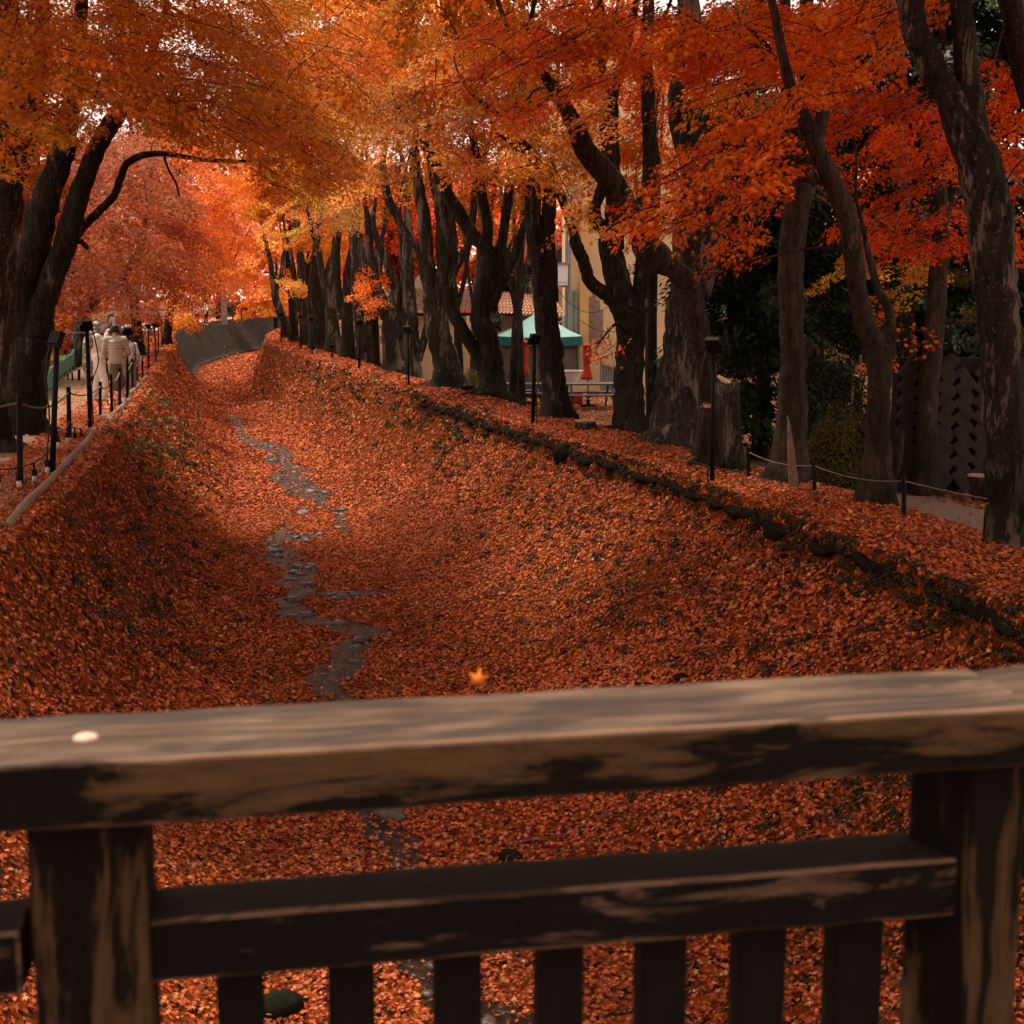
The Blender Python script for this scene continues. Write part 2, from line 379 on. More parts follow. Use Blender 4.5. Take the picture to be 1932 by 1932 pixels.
# ---------------------------------------------------------------- leaf shapes (x along the tip, z up)
def star(n):
    if n == 5:
        an = [-112, -80, -56, -28, 0, 28, 56, 80, 112]; ra = [.62, .33, .9, .36, 1.05, .36, .9, .33, .62]
        P = [(-.12, .06)]+[(ra[i]*math.cos(R(a)), ra[i]*math.sin(R(a))) for i, a in enumerate(an)]
        P = [(-.3, 0.0)]+P[1:]
    elif n == 3:
        an = [-70, -35, 0, 35, 70]; ra = [.85, .36, 1.05, .36, .85]
        P = [(-.32, 0.0)]+[(ra[i]*math.cos(R(a)), ra[i]*math.sin(R(a))) for i, a in enumerate(an)]
    else:
        P = [(-.6, 0), (0, -.5), (.9, 0), (0, .5)]
    P = np.array(P); z = -.22*(np.hypot(P[:, 0], P[:, 1]))**2
    return np.c_[P, z]
STAR = {n: star(n) for n in (5, 3, 0)}
def leaves(pos, tip, nrm, size, cols, n):
    """arrays of one leaf each -> (V, per-leaf polygon of len(template) corners, colours)"""
    T = STAR[n]; k = len(T)
    tip = tip-nrm*(np.sum(tip*nrm, 1)[:, None]); tip /= np.linalg.norm(tip, axis=1)[:, None]+1e-9
    side = np.cross(nrm, tip)
    V = pos[:, None]+size[:, None, None]*(T[None, :, 0:1]*tip[:, None]+T[None, :, 1:2]*side[:, None]+T[None, :, 2:3]*nrm[:, None])
    return V.reshape(-1, 3), k, cols
def leaf_object(name, chunks, m, parent=None):
    Vs, loops, tot, cols = [], [], [], []; b = 0
    for V, k, c in chunks:
        Vs.append(V); n = len(c); loops.append(np.arange(len(V))+b); tot.append(np.full(n, k)); cols.append(c); b += len(V)
    V = np.concatenate(Vs); loops = np.concatenate(loops); tot = np.concatenate(tot); cols = np.concatenate(cols)
    starts = np.concatenate([[0], np.cumsum(tot)[:-1]])
    return np_mesh(name, V, loops, starts, tot, m, np.c_[cols, np.ones(len(cols))], parent)
def unit(a): return a/(np.linalg.norm(a, axis=1)[:, None]+1e-9)
def pick(pal, n, mixv=.35):
    pal = np.array(pal); i = rng.integers(0, len(pal), n); j = rng.integers(0, len(pal), n); f = rng.random(n)[:, None]
    c = pal[i]*(1-f)+pal[j]*f
    return np.clip(c*rng.uniform(1-mixv, 1+mixv*.8, n)[:, None], 0, 1)

# ---------------------------------------------------------------- fallen leaves
LIT = [(.50, .115, .036), (.58, .155, .055), (.38, .075, .026), (.60, .25, .125), (.54, .12, .034), (.22, .048, .019), (.62, .175, .062), (.56, .098, .026), (.14, .036, .015)]
def scatter(n, y0, y1, size, shape, wl=1.3, wr=1.5, pal=LIT, ypow=1.0):
    u = rng.random(n)**ypow; y = y0+(y1-y0)*u
    a = xl(y)-wl; b = xr(y)+wr; x = a+(b-a)*rng.random(n)
    keep = ~(in_stream(x, y) & (rng.random(n) > np.where(y < 12.5, .45, .16)))
    keep &= ~((y > 62) & (x < xc(y)-hw(y)*1.15) & (x > xl(y)-.05) & (rng.random(n) > .02))
    # thin places
    f = lump(x*.55+3, y*.55)+.5*lump(x*1.3, y*1.3+7)
    keep &= (rng.random(n) < np.clip(1-1.3*np.clip(f-.42, 0, 1), .3, 1))
    x, y = x[keep], y[keep]; n = len(x)
    e = .04; z = ground_z(x, y); dzx = (ground_z(x+e, y)-z)/e; dzy = (ground_z(x, y+e)-z)/e
    N = unit(np.c_[-dzx, -dzy, np.ones(n)])
    kp = rng.random(n) < np.clip((N[:, 2]-.45)/.38, .5, 1); x, y, z, N = x[kp], y[kp], z[kp], N[kp]; n = len(x)
    N = unit(N+rng.normal(0, .45, (n, 3)))
    tip = rng.normal(0, 1, (n, 3))
    s = size*rng.uniform(.65, 1.25, n)*np.clip(y/((y0+y1)/2), .75, 1.4)**.6
    pos = np.c_[x, y, z+s*.30+rng.random(n)*.04]
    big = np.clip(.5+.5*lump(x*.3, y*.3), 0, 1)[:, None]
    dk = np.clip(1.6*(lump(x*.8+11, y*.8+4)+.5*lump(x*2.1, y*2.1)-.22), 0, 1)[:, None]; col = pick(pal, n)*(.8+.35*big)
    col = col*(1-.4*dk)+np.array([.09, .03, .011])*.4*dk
    return leaves(pos, tip, N, s, col, shape)
def scatter_near(n):
    y = rng.uniform(3, 12, n); x = xr(y)+1.3+4.2*rng.random(n)**1.2; k = ~((y > 9.5) & (x > xr(y)+1.7)); x, y = x[k], y[k]; n = len(x)
    N = unit(np.c_[np.zeros(n), np.zeros(n), np.ones(n)]+rng.normal(0, .4, (n, 3)))
    return leaves(np.c_[x, y, ground_z(x, y)+.02+.03*rng.random(n)], rng.normal(0, 1, (n, 3)), N, .035*rng.uniform(.7, 1.3, n), pick(LIT, n), 3)
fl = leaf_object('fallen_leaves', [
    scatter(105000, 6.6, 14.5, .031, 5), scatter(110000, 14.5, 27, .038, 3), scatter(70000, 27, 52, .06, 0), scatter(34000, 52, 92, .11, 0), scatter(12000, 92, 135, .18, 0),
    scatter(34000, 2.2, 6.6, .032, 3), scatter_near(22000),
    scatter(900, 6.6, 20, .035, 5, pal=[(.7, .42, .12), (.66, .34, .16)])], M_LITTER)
tag(fl, kind='stuff')
# thin scatter outside the channel
def scatter_box(n, fx, y0, y1, size, pal):
    y = rng.uniform(y0, y1, n); a, b = fx(y); x = a+(b-a)*rng.random(n); z = ground_z(x, y)
    N = unit(np.c_[np.zeros(n), np.zeros(n), np.ones(n)]+rng.normal(0, .3, (n, 3)))
    return leaves(np.c_[x, y, z+.03+.02*rng.random(n)], rng.normal(0, 1, (n, 3)), N, size*rng.uniform(.7, 1.3, n), pick(pal, n), 3)
DULL = [(.2, .07, .03), (.28, .1, .04), (.14, .05, .025), (.32, .14, .06)]
tag(leaf_object('scattered_leaves', [
    scatter_box(900, lambda y: (xl(y)-5, xl(y)-1.2), 10, 45, .045, DULL),
    scatter_box(1600, lambda y: (xl(y)-1.9, xl(y)-1.0), 10, 45, .045, LIT),
    scatter_box(1500, lambda y: (xr(y)+1.4, xr(y)+5), 11, 26, .04, DULL),
    scatter_box(9000, lambda y: (xr(y)+4.2, xr(y)+9), 12, 30, .05, DULL),
    scatter_box(7000, lambda y: (xr(y)+1.7, xr(y)+9), 26, 52, .06, LIT)], M_LITTER), kind='stuff')

# ---------------------------------------------------------------- moss along the crests
def tufts(centers, rad, nper, size, pal, up=.8):
    out = []
    n = len(centers)*nper
    c = np.repeat(centers, nper, 0); r = np.repeat(rad, nper)
    d = unit(rng.normal(0, 1, (n, 3))); d[:, 2] = np.abs(d[:, 2])*.5
    pos = c+d*r[:, None]*(rng.random(n)**.4)[:, None]
    N = unit(d+rng.normal(0, .5, (n, 3))); tip = rng.normal(0, 1, (n, 3))+[0, 0, .4]
    return leaves(pos, tip, N, size*rng.uniform(.6, 1.4, n), pick(pal, n), 0)
MOSS = [(.018, .019, .007), (.035, .034, .012), (.05, .045, .015), (.03, .02, .010), (.09, .035, .012)]
GRASS = [(.12, .11, .035), (.2, .16, .055), (.09, .09, .03)]
def crest(fn, n, y0, y1, spread, off=0):
    y = y0*(y1/y0)**rng.random(n); x = fn(y)+off+rng.normal(0, spread, n)
    return np.c_[x, y, ground_z(x, y)+.0]
c1 = crest(xr, 620, 6.0, 31, .05, -.06); c2 = crest(xr, 90, 24, 52, .12, -.12); c3 = crest(xr, 900, 6.5, 28, .6, -.95); c4 = crest(xl, 170, 13, 33, .45, .75); c5 = crest(xl, 60, 22, 34, .35, .25); c6 = crest(xr, 70, 26, 60, .35, -.35)
ch = [tufts(c1, rng.uniform(.04, .13, len(c1)), 110, .018, MOSS), tufts(c2, rng.uniform(.08, .2, len(c2)), 40, .045, MOSS), tufts(c3, rng.uniform(.04, .14, len(c3)), 60, .020, MOSS),
      tufts(c4, rng.uniform(.07, .22, len(c4)), 70, .026, MOSS), tufts(c5, rng.uniform(.1, .25, len(c5)), 30, .05, GRASS), tufts(c6, rng.uniform(.1, .25, len(c6)), 30, .055, [(.09, .08, .02), (.05, .05, .015), (.13, .1, .03)])]
tag(leaf_object('moss', ch, M_GREEN), kind='stuff')
M_ROCK = plain('mossy_rock', (.012, .013, .008), .95, .5, 9, bmp=.8, spec=.05)
mb = MB(); P = []
for y in np.arange(6.0, 31, .11): P.append((float(xr(y))-.06+.035*math.sin(y*5.1)+.03*math.sin(y*11.3)+rng.normal()*.02, y, 0)); P[-1] = (P[-1][0], y, gz(float(xr(y))+.03, y)-.14+.035*math.sin(y*1.9)*math.sin(y*.83)+rng.normal()*.012)
mb.tube(np.array(P), (.05+.035*rng.random(len(P)))*(.75+.35*np.sin(np.arange(len(P))*.9)*np.sin(np.arange(len(P))*.23)), 9, lump=.3)
o = mb.build('stone_edging', plain('dark_edging', (.014, .011, .008), .95, .5, 9, bmp=.8, spec=.03), smooth=True); tag(o, 'dark mossy stone edging along the crest of the right bank', 'stone edging')
p_ = hit(1065, 866)
mb = MB(); mb.ball((p_[0], p_[1], gz(p_[0], p_[1])+.06), (.17, .15, .17), 14, 10, 0, .1, 3)
tag(mb.build('mossy_rock', M_ROCK, smooth=True), 'single round mossy grey rock sitting on the leafy right bank', 'rock')
for k, (px, py, s) in enumerate([(735, 1545, .11), (962, 1625, .08), (1370, 1480, .12), (1285, 1285, .06), (525, 1912, .12)]):
    p_ = hit(px, py); mb = MB(); mb.ball((p_[0], p_[1], gz(p_[0], p_[1])+s*.35), (s*1.2, s, s*.7), 12, 8, 0, .1, 20+k)
    lab = ['pale grey stone at the stream edge between the top and middle railing bars', 'small grey stone just above the middle rail beside dark water', 'dark stone among leaves below the top rail near the right post', 'tiny stone on leaves right above the wooden top rail', 'grey stone on leaves between the left post and first baluster'][k]
    tag(mb.build('stone', M_ROCK if k else plain('pale_stone', (.10, .09, .08), .9, .3, 12), smooth=True), lab, 'stone', 'loose stones in the channel')

# bare stone wall at the bend
M_WALL, t_, b_ = mat('bend_stone')
v_ = vec(t_, 'Object', (1, 1, 2.2)); n_ = noise(t_, 1.6, 8, .7, v_)
t_.links.new(ramp(t_, n_, [(.3, (.016, .013, .010)), (.7, (.048, .039, .031))]), b_.inputs['Base Color']); b_.inputs['Roughness'].default_value = .95; b_.inputs['Specular IOR Level'].default_value = .05
bump(t_, b_, noise(t_, 5, 7, .7, v_), .8, .06)
yy = np.arange(60, 156, 1.0); mb = MB(); nx = 14
for y in yy:
    L = float(xl(y)); fl_ = float(xc(y)-hw(y)); s1 = min(1, max(0, (y-60)/10))
    for s in np.linspace(0, 1, nx):
        x = L-.05+(fl_-L)*s*(.58+.0*s1); z = gz(x, y)+.05*s1+.02-.05*(s == 0)
        if s == 0: z += .12*s1
        mb.v.append((x, y, z))
for i in range(len(yy)-1):
    for j in range(nx-1):
        k = i*nx+j; mb.f.append((k, k+1, k+nx+1, k+nx)); mb.m.append(0)
tag(mb.build('embankment_wall', M_WALL, smooth=True), 'bare grey stone embankment wall curving round the far bend of the channel', 'wall')

# pole edging along the left bank
M_POLE = plain('pole_wood', (.20, .13, .085), .85, .3, 14, bmp=.5)
def ground_tube(pts, r, name, m, label, cat, lift=0, n=10, group=None):
    P = []
    for px, py in pts:
        q = onz(px, py, .04); P.append((q[0], q[1], gz(q[0], q[1])+r*.6+lift))
    P = smooth_path(P, 4); mb = MB(); mb.tube(P, r, n, lump=.12)
    return tag(mb.build(name, m, smooth=True), label, cat, group)
def smooth_path(P, k=5):
    P = np.asarray(P, float); n = len(P)
    if n < 3: return np.array([P[0]+(P[-1]-P[0])*t for t in np.linspace(0, 1, k+1)])
    E = np.vstack([2*P[0]-P[1], P, 2*P[-1]-P[-2]]); out = []
    for i in range(n-1):
        a, b, c, d = E[i:i+4]
        for t in np.linspace(0, 1, k, endpoint=False):
            out.append(.5*((2*b)+(-a+c)*t+(2*a-5*b+4*c-d)*t*t+(-a+3*b-3*c+d)*t**3))
    out.append(P[-1]); return np.array(out)
ground_tube([(18, 1000), (57, 949), (88, 920), (132, 872), (167, 835), (178, 812)], .055, 'edging_pole', M_POLE, 'long weathered wooden edging pole lying on leaves along the left bank', 'pole')
ground_tube([(182, 790), (209, 786), (228, 772), (244, 756), (242, 746), (258, 733), (276, 713)], .05, 'tree_root', M_POLE, 'pale crooked root running along the left bank beyond the edging pole', 'root')
ground_tube([(186, 780), (203, 786), (213, 800)], .05, 'tree_root', M_POLE, 'short looped root where the edging pole ends', 'root')

# twigs lying among the leaves
mb = MB()
for k in range(420):
    y = 6.8+22*rng.random()**1.3; x = float(xl(y)-.6+(xr(y)+1.4-xl(y)+.6)*rng.random()); a = rng.random()*6.28; L = rng.uniform(.12, .55); P = []
    for t in np.linspace(-.5, .5, 4):
        xx, yy_ = x+math.cos(a)*L*t+rng.normal()*.012, y+math.sin(a)*L*t+rng.normal()*.012; P.append((xx, yy_, gz(xx, yy_)+.05+rng.random()*.02))
    mb.tube(np.array(P), np.linspace(.006, .0025, 4), 5)
tag(mb.build('fallen_twigs', plain('twig', (.11, .075, .05), .9)), kind='stuff')

mb = MB(); k = 0
for rb in range(len(stream_tab)):
    yy, a, b = stream_tab[rb]
    for i in range(40 if len(yy) > 100 else 9):
        j = rng.integers(0, len(yy)); x = a[j]+(b[j]-a[j])*rng.random(); s_ = rng.uniform(.02, .075)*(1 if yy[j] < 16 else 1.5); mb.ball((x, yy[j], gz(x, yy[j])+.012), (s_*rng.uniform(1, 1.6), s_, s_*.55), 8, 5, 0, .12, k); k += 1
M_PEB, t_, b_ = mat('wet_pebble'); t_.links.new(ramp(t_, noise(t_, 3, 3, .5, vec(t_)), [(.35, (.018, .015, .013)), (.65, (.075, .063, .054))]), b_.inputs['Base Color']); b_.inputs['Roughness'].default_value = .5
tag(mb.build('pebbles', M_PEB, smooth=True), kind='stuff')
# ================================================================ TREES
PAL = {
 'amber': [(.64, .205, .016), (.72, .27, .026), (.50, .13, .011), (.78, .33, .045)],
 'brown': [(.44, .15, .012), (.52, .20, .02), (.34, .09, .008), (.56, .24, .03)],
 'orange': [(.80, .27, .03), (.86, .36, .05), (.70, .18, .02)],
 'redor': [(.82, .165, .014), (.88, .25, .026), (.72, .10, .010)],
 'red': [(.76, .095, .010), (.84, .15, .017), (.64, .055, .008)],
 'yellow': [(.86, .46, .07), (.82, .38, .045), (.74, .28, .03)],
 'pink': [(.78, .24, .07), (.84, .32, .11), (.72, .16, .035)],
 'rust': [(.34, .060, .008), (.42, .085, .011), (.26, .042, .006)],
 'green': [(.016, .028, .012), (.026, .04, .016), (.012, .02, .010), (.035, .045, .014)],
 'olive': [(.10, .09, .02), (.16, .12, .03), (.07, .07, .02)],
}
class Tree:
    def __init__(s, name, label, base, bark, Y=None, group='maple trees lining the channel', z=None, cat='tree'):
        if Y is None:
            q = onz(*base, 0.0); s.Y = float(q[1])
        else:
            s.Y = Y; q = at(*base, Y)
        s.base = np.array([q[0], s.Y, gz(q[0], s.Y) if z is None else z])
        s.name, s.label, s.bark, s.group, s.cat = name, label, bark, group, cat
        s.mb = MB(); s.nodes = []; s.rads = []; s.chunks = []; s.k = 0; s.matl = M_LEAF
    def stem(s, pts, ext=0.0, first=False, dY=0.0, sides=12, lump=.11):
        s.k += 1
        P = [at(px, py, s.Y+dY*max(0, (pts[0][1]-py))/300.0) for px, py, w in pts]; r = [w*s.Y/F/2 for px, py, w in pts]
        if first:
            b = s.base.copy(); P[0] = np.array([P[0][0], s.Y, b[2]-.12])
        P = np.array(P)
        if ext:
            d = P[-1]-P[-2]; d /= np.linalg.norm(d); q = P[-1].copy(); rr = r[-1]
            for i in range(4):
                d = d*.8+np.array([random.gauss(0, .12), random.gauss(0, .12), .28]); d /= np.linalg.norm(d)
                q = q+d*ext/4; rr *= .72; P = np.vstack([P, q]); r.append(rr)
        k = 5
        S = smooth_path(P, k); rs = np.interp(np.linspace(0, len(r)-1, len(S)), np.arange(len(r)), r)
        if first:
            h = S[:, 2]-s.base[2]; rs = rs*(1+.45*np.exp(-np.clip(h, 0, 9)/.22))
        S[1:-1] += rng.normal(0, 1, (len(S)-2, 3))*rs[1:-1, None]*.05
        s.mb.tube(S, rs, sides, lump=lump, seed=s.k+int(abs(s.Y)*10))
        s.nodes.append(S); s.rads.append(rs)
        if first:
            for a in range(5):
                an = a*1.256+random.random(); L = rs[2]*random.uniform(1.5, 2.3)
                x0, y0 = s.base[0], s.base[1]; pts_ = []
                for t in (0, .35, .7, 1):
                    x = x0+math.cos(an)*L*t; y = y0+math.sin(an)*L*t; pts_.append((x, y, gz(x, y)+rs[2]*(1-t)*.35-.03-.05*t))
                s.mb.tube(smooth_path(pts_, 3), np.linspace(rs[2]*.42, rs[2]*.08, 10), 8, lump=.1, seed=a)
        return s
    def near(s, c, below=True):
        A = np.concatenate(s.nodes); Rr = np.concatenate(s.rads); d = np.linalg.norm(A-c, axis=1)+np.where(A[:, 2] > c[2]+.2, 1.5, 0)-np.minimum(Rr*0, 0)
        i = int(np.argmin(d)); return A[i], Rr[i], d[i]
    def limb(s, c, r0=None, wig=.12):
        a, r, d = s.near(c); c = np.asarray(c)
        if d < .25: return
        r0 = min(r*.6, r0 if r0 else .012+.011*d); mid = (a+c)/2+np.array([0, 0, .10*d])
        P = smooth_path([a, a*.7+mid*.3+rng.normal(0, wig*.3*d, 3)*.4, mid+rng.normal(0, wig*d, 3)*.5, c], 4)
        rs = np.linspace(r0, max(.006, r0*.3), len(P)); s.mb.tube(P, rs, 7, lump=.06, seed=s.k)
        s.nodes.append(P); s.rads.append(rs)
    def pad(s, c, ax, L, W, n, pal, size, shape, droop=.35, thick=.07, hue=None):
        ax = np.asarray(ax, float); ax /= np.linalg.norm(ax); up = np.array([0, 0, 1.0])
        side = np.cross(up, ax); side /= np.linalg.norm(side)+1e-9; nrm = np.cross(ax, side)
        u = rng.random(n)*2-1; v = rng.random(n)*2-1; ok = u*u+v*v < 1; u, v = u[ok], v[ok]; n = len(u)
        # leaves gather on side twigs
        k = 7; q = np.round((u-.6*np.abs(v))*k)/k; u = .6*np.abs(v)+q+rng.normal(0, .035, n)
        fringe = np.clip((u+1)/2, 0, 1)
        z = -droop*L*(fringe**2)*.9-.25*W*v*v+rng.normal(0, thick, n)
        pos = c+u[:, None]*L*ax+v[:, None]*W*side+z[:, None]*nrm
        tilt = unit(nrm[None]+ax[None]*(.25+.9*droop*fringe[:, None])+side[None]*.5*v[:, None]+rng.normal(0, .32, (n, 3)))
        tip = ax[None]*1+side[None]*(v[:, None]*1.1)-up[None]*.35+rng.normal(0, .4, (n, 3))
        col = pick(pal, n, .22)
        if hue is not None: col = np.clip(col*hue, 0, 1)
        s.chunks.append(leaves(pos, tip, tilt, size*rng.uniform(.7, 1.2, n), col, shape))
        tw = [c-ax*L*.9+nrm*.02, c-nrm*.02, c+ax*L*.75-up*droop*L*.5]
        s.mb.tube(np.array(tw), [.007, .005, .003], 4)
        for sg in (-1, 1) if rng.random() < .3 else ():
            for t in (-.2,):
                a = c+ax*L*t; b = a+ax*L*.4+side*sg*W*.75-nrm*(.1*W+max(0, droop*L*.5*(t+.6)))
                s.mb.tube(np.array([a, b]), [.004, .002], 4)
    def blob(s, px, py, rx, ry, Y0, Y1, tint, cov=2.2, slope=0.0, size=None, link=True, droop=.35, pad=None):
        """a spray of foliage: an ellipsoid of leaf pads whose middle stands at the given distance"""
        Ym = (Y0+Y1)/2; m = Ym/F
        shape = 5 if Ym < 19 else (3 if Ym < 42 else 0)
        size = size or {5: .042, 3: .050, 0: .050+.0011*(Ym-42)}[shape]*(1 if shape != 3 else max(1, Ym/23))
        A = math.pi*rx*ry*m*m; n = COVM*cov*A/(size*size*.75)
        L = pad or max(.36, min(1.05, .8*min(rx, ry)*m*1.6)); L *= 1 if Ym < 30 else (Ym/30)**.7
        W = L*.58; npad = max(2, int(n/(math.pi*L*W/(size*size)*.62))); per = int(n/npad)+1
        cs = []
        ang = math.radians(slope)
        for i in range(npad):
            a = rng.random()*6.283; q = math.sqrt(rng.random()); ex, ey = q*math.cos(a)*rx, q*math.sin(a)*ry
            x = px+ex*math.cos(ang)-ey*math.sin(ang); y = py+ex*math.sin(ang)+ey*math.cos(ang)
            cs.append(at(x, y, rng.uniform(Y0, Y1)))
        cs = np.array(cs); cen = cs.mean(0)
        if link: s.limb(cen+np.array([0, 0, -.05]))
        a0, _, d0 = s.near(cen) if not link else (s.base*[1, 1, 0]+[0, 0, cen[2]], 0, 0)
        out = cen-np.array([s.base[0], s.base[1], cen[2]]); 
        if np.linalg.norm(out) < .4: out = np.array([-1, 0, 0.])
        out /= np.linalg.norm(out)
        pal = PAL[tint]; bh = 1+.10*rng.normal()
        for c in cs:
            if link and rng.random() < .4: s.limb(c, .009, .06)
            o = out*.9+np.array([rng.normal()*.55, rng.normal()*.55, 0]); o[2] = -rng.uniform(.1, .55)
            hue = np.array([1, 1+.16*rng.normal(), 1+.1*rng.normal()])*bh
            s.pad(c, o, L*rng.uniform(.75, 1.25), W*rng.uniform(.75, 1.25), int(per*1.27), pal, size, shape, droop*rng.uniform(.5, 1.6), .03+.02*L, hue)
        return s
    def cloud(s, c, r, npad, tint, cov=1.3, size=.09, shape=0, L=None, droop=.3, link=True):
        """an ellipsoid of pads given in metres"""
        c = np.asarray(c, float); r = np.asarray(r, float); L = L or .36*r[:2].mean(); W = L*.7
        for i in range(npad):
            d = rng.normal(0, 1, 3); d /= np.linalg.norm(d); q = c+d*r*rng.random()**.45
            o = np.array([d[0]+.3*rng.normal(), d[1]+.3*rng.normal(), 0]); o /= np.linalg.norm(o)+1e-6; o[2] = -rng.uniform(.05, .4)
            if link and rng.random() < .35: s.limb(q, None, .1)
            n = int(CLOUDM*cov*math.pi*L*W/(size*size*.75)*1.27)
            s.pad(q, o, L*rng.uniform(.7, 1.3), W*rng.uniform(.7, 1.3), n, PAL[tint], size, shape, droop, .06+.05*L, np.array([1, 1+.14*rng.normal(), 1])*(1+.1*rng.normal()))
        return s
    def finish(s):
        root = empty(s.name, s.base, s.label, s.cat, s.group)
        s.mb.build('trunk', s.bark, root, smooth=True)
        if s.chunks: leaf_object('crown', s.chunks, s.matl, root)
        return root

TR = []
def T(*a, **k):
    t = Tree(*a, **k); TR.append(t); return t

# ---------------------------------------------------------------- right row, nearest first
T1 = T('maple_tree', 'thick forked maple at the right edge, mossy bark with large pale patches', (1915, 1042), BARK_P)
T1.stem([(1915, 1042, 88), (1908, 960, 82), (1893, 850, 78), (1889, 720, 74), (1886, 640, 74), (1877, 520, 77), (1868, 400, 80), (1850, 330, 80), (1828, 260, 74), (1800, 200, 58), (1762, 130, 50), (1728, 60, 47), (1712, -10, 44)], 4, True)
T1.stem([(1872, 430, 50), (1852, 330, 52), (1838, 240, 46), (1826, 150, 43), (1820, 70, 41), (1812, -10, 40)], 4)
T1.cloud((5.6, 12.8, 8.6), (2.6, 3.0, 1.6), 46, 'redor', 1.2, .075)
T1.cloud((2.6, 11.5, 8.9), (2.4, 2.6, 1.2), 34, 'redor', 1.1, .075)

T1b = T('maple_tree', 'dark maple limb leaning in at the upper right corner', (2075, 900), BARK_D, Y=14.0)
T1b.stem([(2075, 1010, 60), (2062, 800, 56), (2035, 550, 52), (1985, 300, 50), (1940, 150, 46), (1922, 70, 42), (1900, -20, 40)], 4, True)
T1b.cloud((5.7, 16.0, 8.4), (2.0, 2.0, 1.0), 18, 'red', 1.0, .07)

T2 = T('maple_tree', 'slim forked maple with a knotted fork at head height, between two rope posts', (1654, 962), BARK_B)
T2.stem([(1654, 962, 66), (1655, 900, 56), (1655, 800, 46), (1660, 730, 44), (1660, 690, 46), (1648, 645, 40), (1629, 604, 36), (1618, 540, 34), (1608, 460, 37), (1594, 400, 36), (1575, 350, 32), (1548, 296, 30), (1527, 240, 25), (1495, 175, 20), (1478, 110, 17)], 4, True, dY=-.5)
T2.stem([(1662, 700, 34), (1679, 650, 24), (1678, 590, 19), (1658, 550, 16), (1645, 505, 15), (1636, 470, 11)], 1.2)
T2.stem([(1658, 950, 30), (1688, 880, 20), (1700, 812, 16)], 0)
T2.cloud((3.2, 14.2, 8.2), (2.4, 2.4, 1.1), 34, 'redor', 1.1, .07)

T3 = T('maple_tree', 'straight dark maple with a pale broken plank leaning at its foot', (1482, 915), BARK_B)
T3.stem([(1482, 915, 70), (1488, 860, 60), (1492, 790, 57), (1497, 700, 52), (1496, 640, 46), (1492, 560, 46), (1495, 470, 48), (1504, 390, 47), (1514, 330, 42), (1530, 285, 34), (1547, 235, 27), (1560, 180, 22), (1580, 110, 18)], 4, True)
T3.stem([(1505, 680, 30), (1522, 660, 24), (1538, 655, 12), (1543, 672, 6)], 0)
T3.stem([(1518, 318, 30), (1505, 250, 27), (1490, 180, 26), (1484, 90, 24), (1480, 0, 22)], 4)
T3.cloud((3.6, 17.5, 9.0), (2.4, 2.6, 1.4), 30, 'red', 1.2, .08)

T4 = T('maple_tree', 'smooth brown maple leaning far left over the channel, elbow bent', (1332, 866), BARK_B)
T4.stem([(1332, 866, 42), (1336, 800, 40), (1337, 740, 38), (1330, 690, 38), (1320, 625, 37), (1306, 556, 38), (1292, 528, 38), (1265, 500, 36), (1229, 462, 38), (1200, 420, 40), (1172, 372, 40), (1140, 325, 38), (1108, 290, 36), (1085, 235, 32), (1066, 200, 24), (1040, 160, 18), (1010, 125, 13)], 1.5, True, dY=-.9)
T4.stem([(1262, 505, 36), (1225, 492, 32), (1208, 470, 30), (1198, 440, 26)], 0)
T4.cloud((.6, 14.5, 7.9), (2.2, 2.6, .9), 30, 'redor', 1.0, .07)

T5 = T('old_tree', 'widest grey trunk behind the leaning maple, forking into two high stems', (1272, 840), BARK_G)
T5.stem([(1275, 840, 108), (1282, 770, 94), (1288, 690, 86), (1292, 600, 78), (1299, 500, 64), (1305, 400, 54), (1312, 320, 48), (1318, 240, 42), (1312, 130, 36), (1305, 20, 32)], 5, True)
T5.stem([(1310, 560, 60), (1340, 450, 50), (1368, 370, 46), (1390, 290, 44), (1402, 210, 36), (1418, 130, 30), (1430, 20, 26)], 5)
T5.stem([(1300, 330, 30), (1280, 230, 34), (1285, 140, 34), (1296, 60, 30), (1290, -10, 26)], 4)
T5.cloud((2.6, 23, 11), (3.5, 3.0, 1.8), 40, 'redor', 1.2, .1)

T6 = T('maple_tree', 'many stemmed black maple in front of the beige building', (1188, 818), BARK_D)
T6.stem([(1188, 818, 66), (1188, 760, 58), (1189, 700, 54), (1189, 630, 52), (1184, 590, 54), (1170, 555, 52), (1158, 500, 48), (1152, 450, 46)], 0, True)
T6.stem([(1184, 605, 44), (1160, 572, 30), (1138, 552, 26), (1113, 530, 24), (1100, 490, 22), (1086, 462, 22), (1081, 430, 18), (1066, 390, 17), (1056, 362, 18), (1040, 330, 15), (1024, 306, 14), (985, 268, 12), (950, 225, 10), (905, 190, 8)], .8, dY=-.8)
T6.stem([(1160, 460, 36), (1138, 430, 26), (1124, 416, 24), (1122, 392, 22), (1130, 372, 20), (1146, 340, 30)], 0)
T6.stem([(1158, 470, 40), (1160, 400, 36), (1156, 330, 34), (1150, 260, 32), (1148, 210, 34), (1140, 160, 24), (1132, 120, 22), (1130, 20, 20)], 4)
T6.stem([(1150, 200, 24), (1164, 150, 18), (1178, 110, 16), (1192, 40, 14)], 3)
T6.stem([(1196, 620, 36), (1206, 560, 30), (1213, 510, 28), (1216, 460, 26), (1222, 390, 28), (1226, 310, 28), (1224, 220, 27), (1219, 120, 26), (1222, 20, 22)], 4)
T6.stem([(1050, 366, 10), (1020, 318, 9), (985, 288, 8), (940, 250, 7)], .5)
T6.cloud((1.2, 22.5, 10.6), (3.0, 2.8, 1.4), 34, 'redor', 1.1, .09)

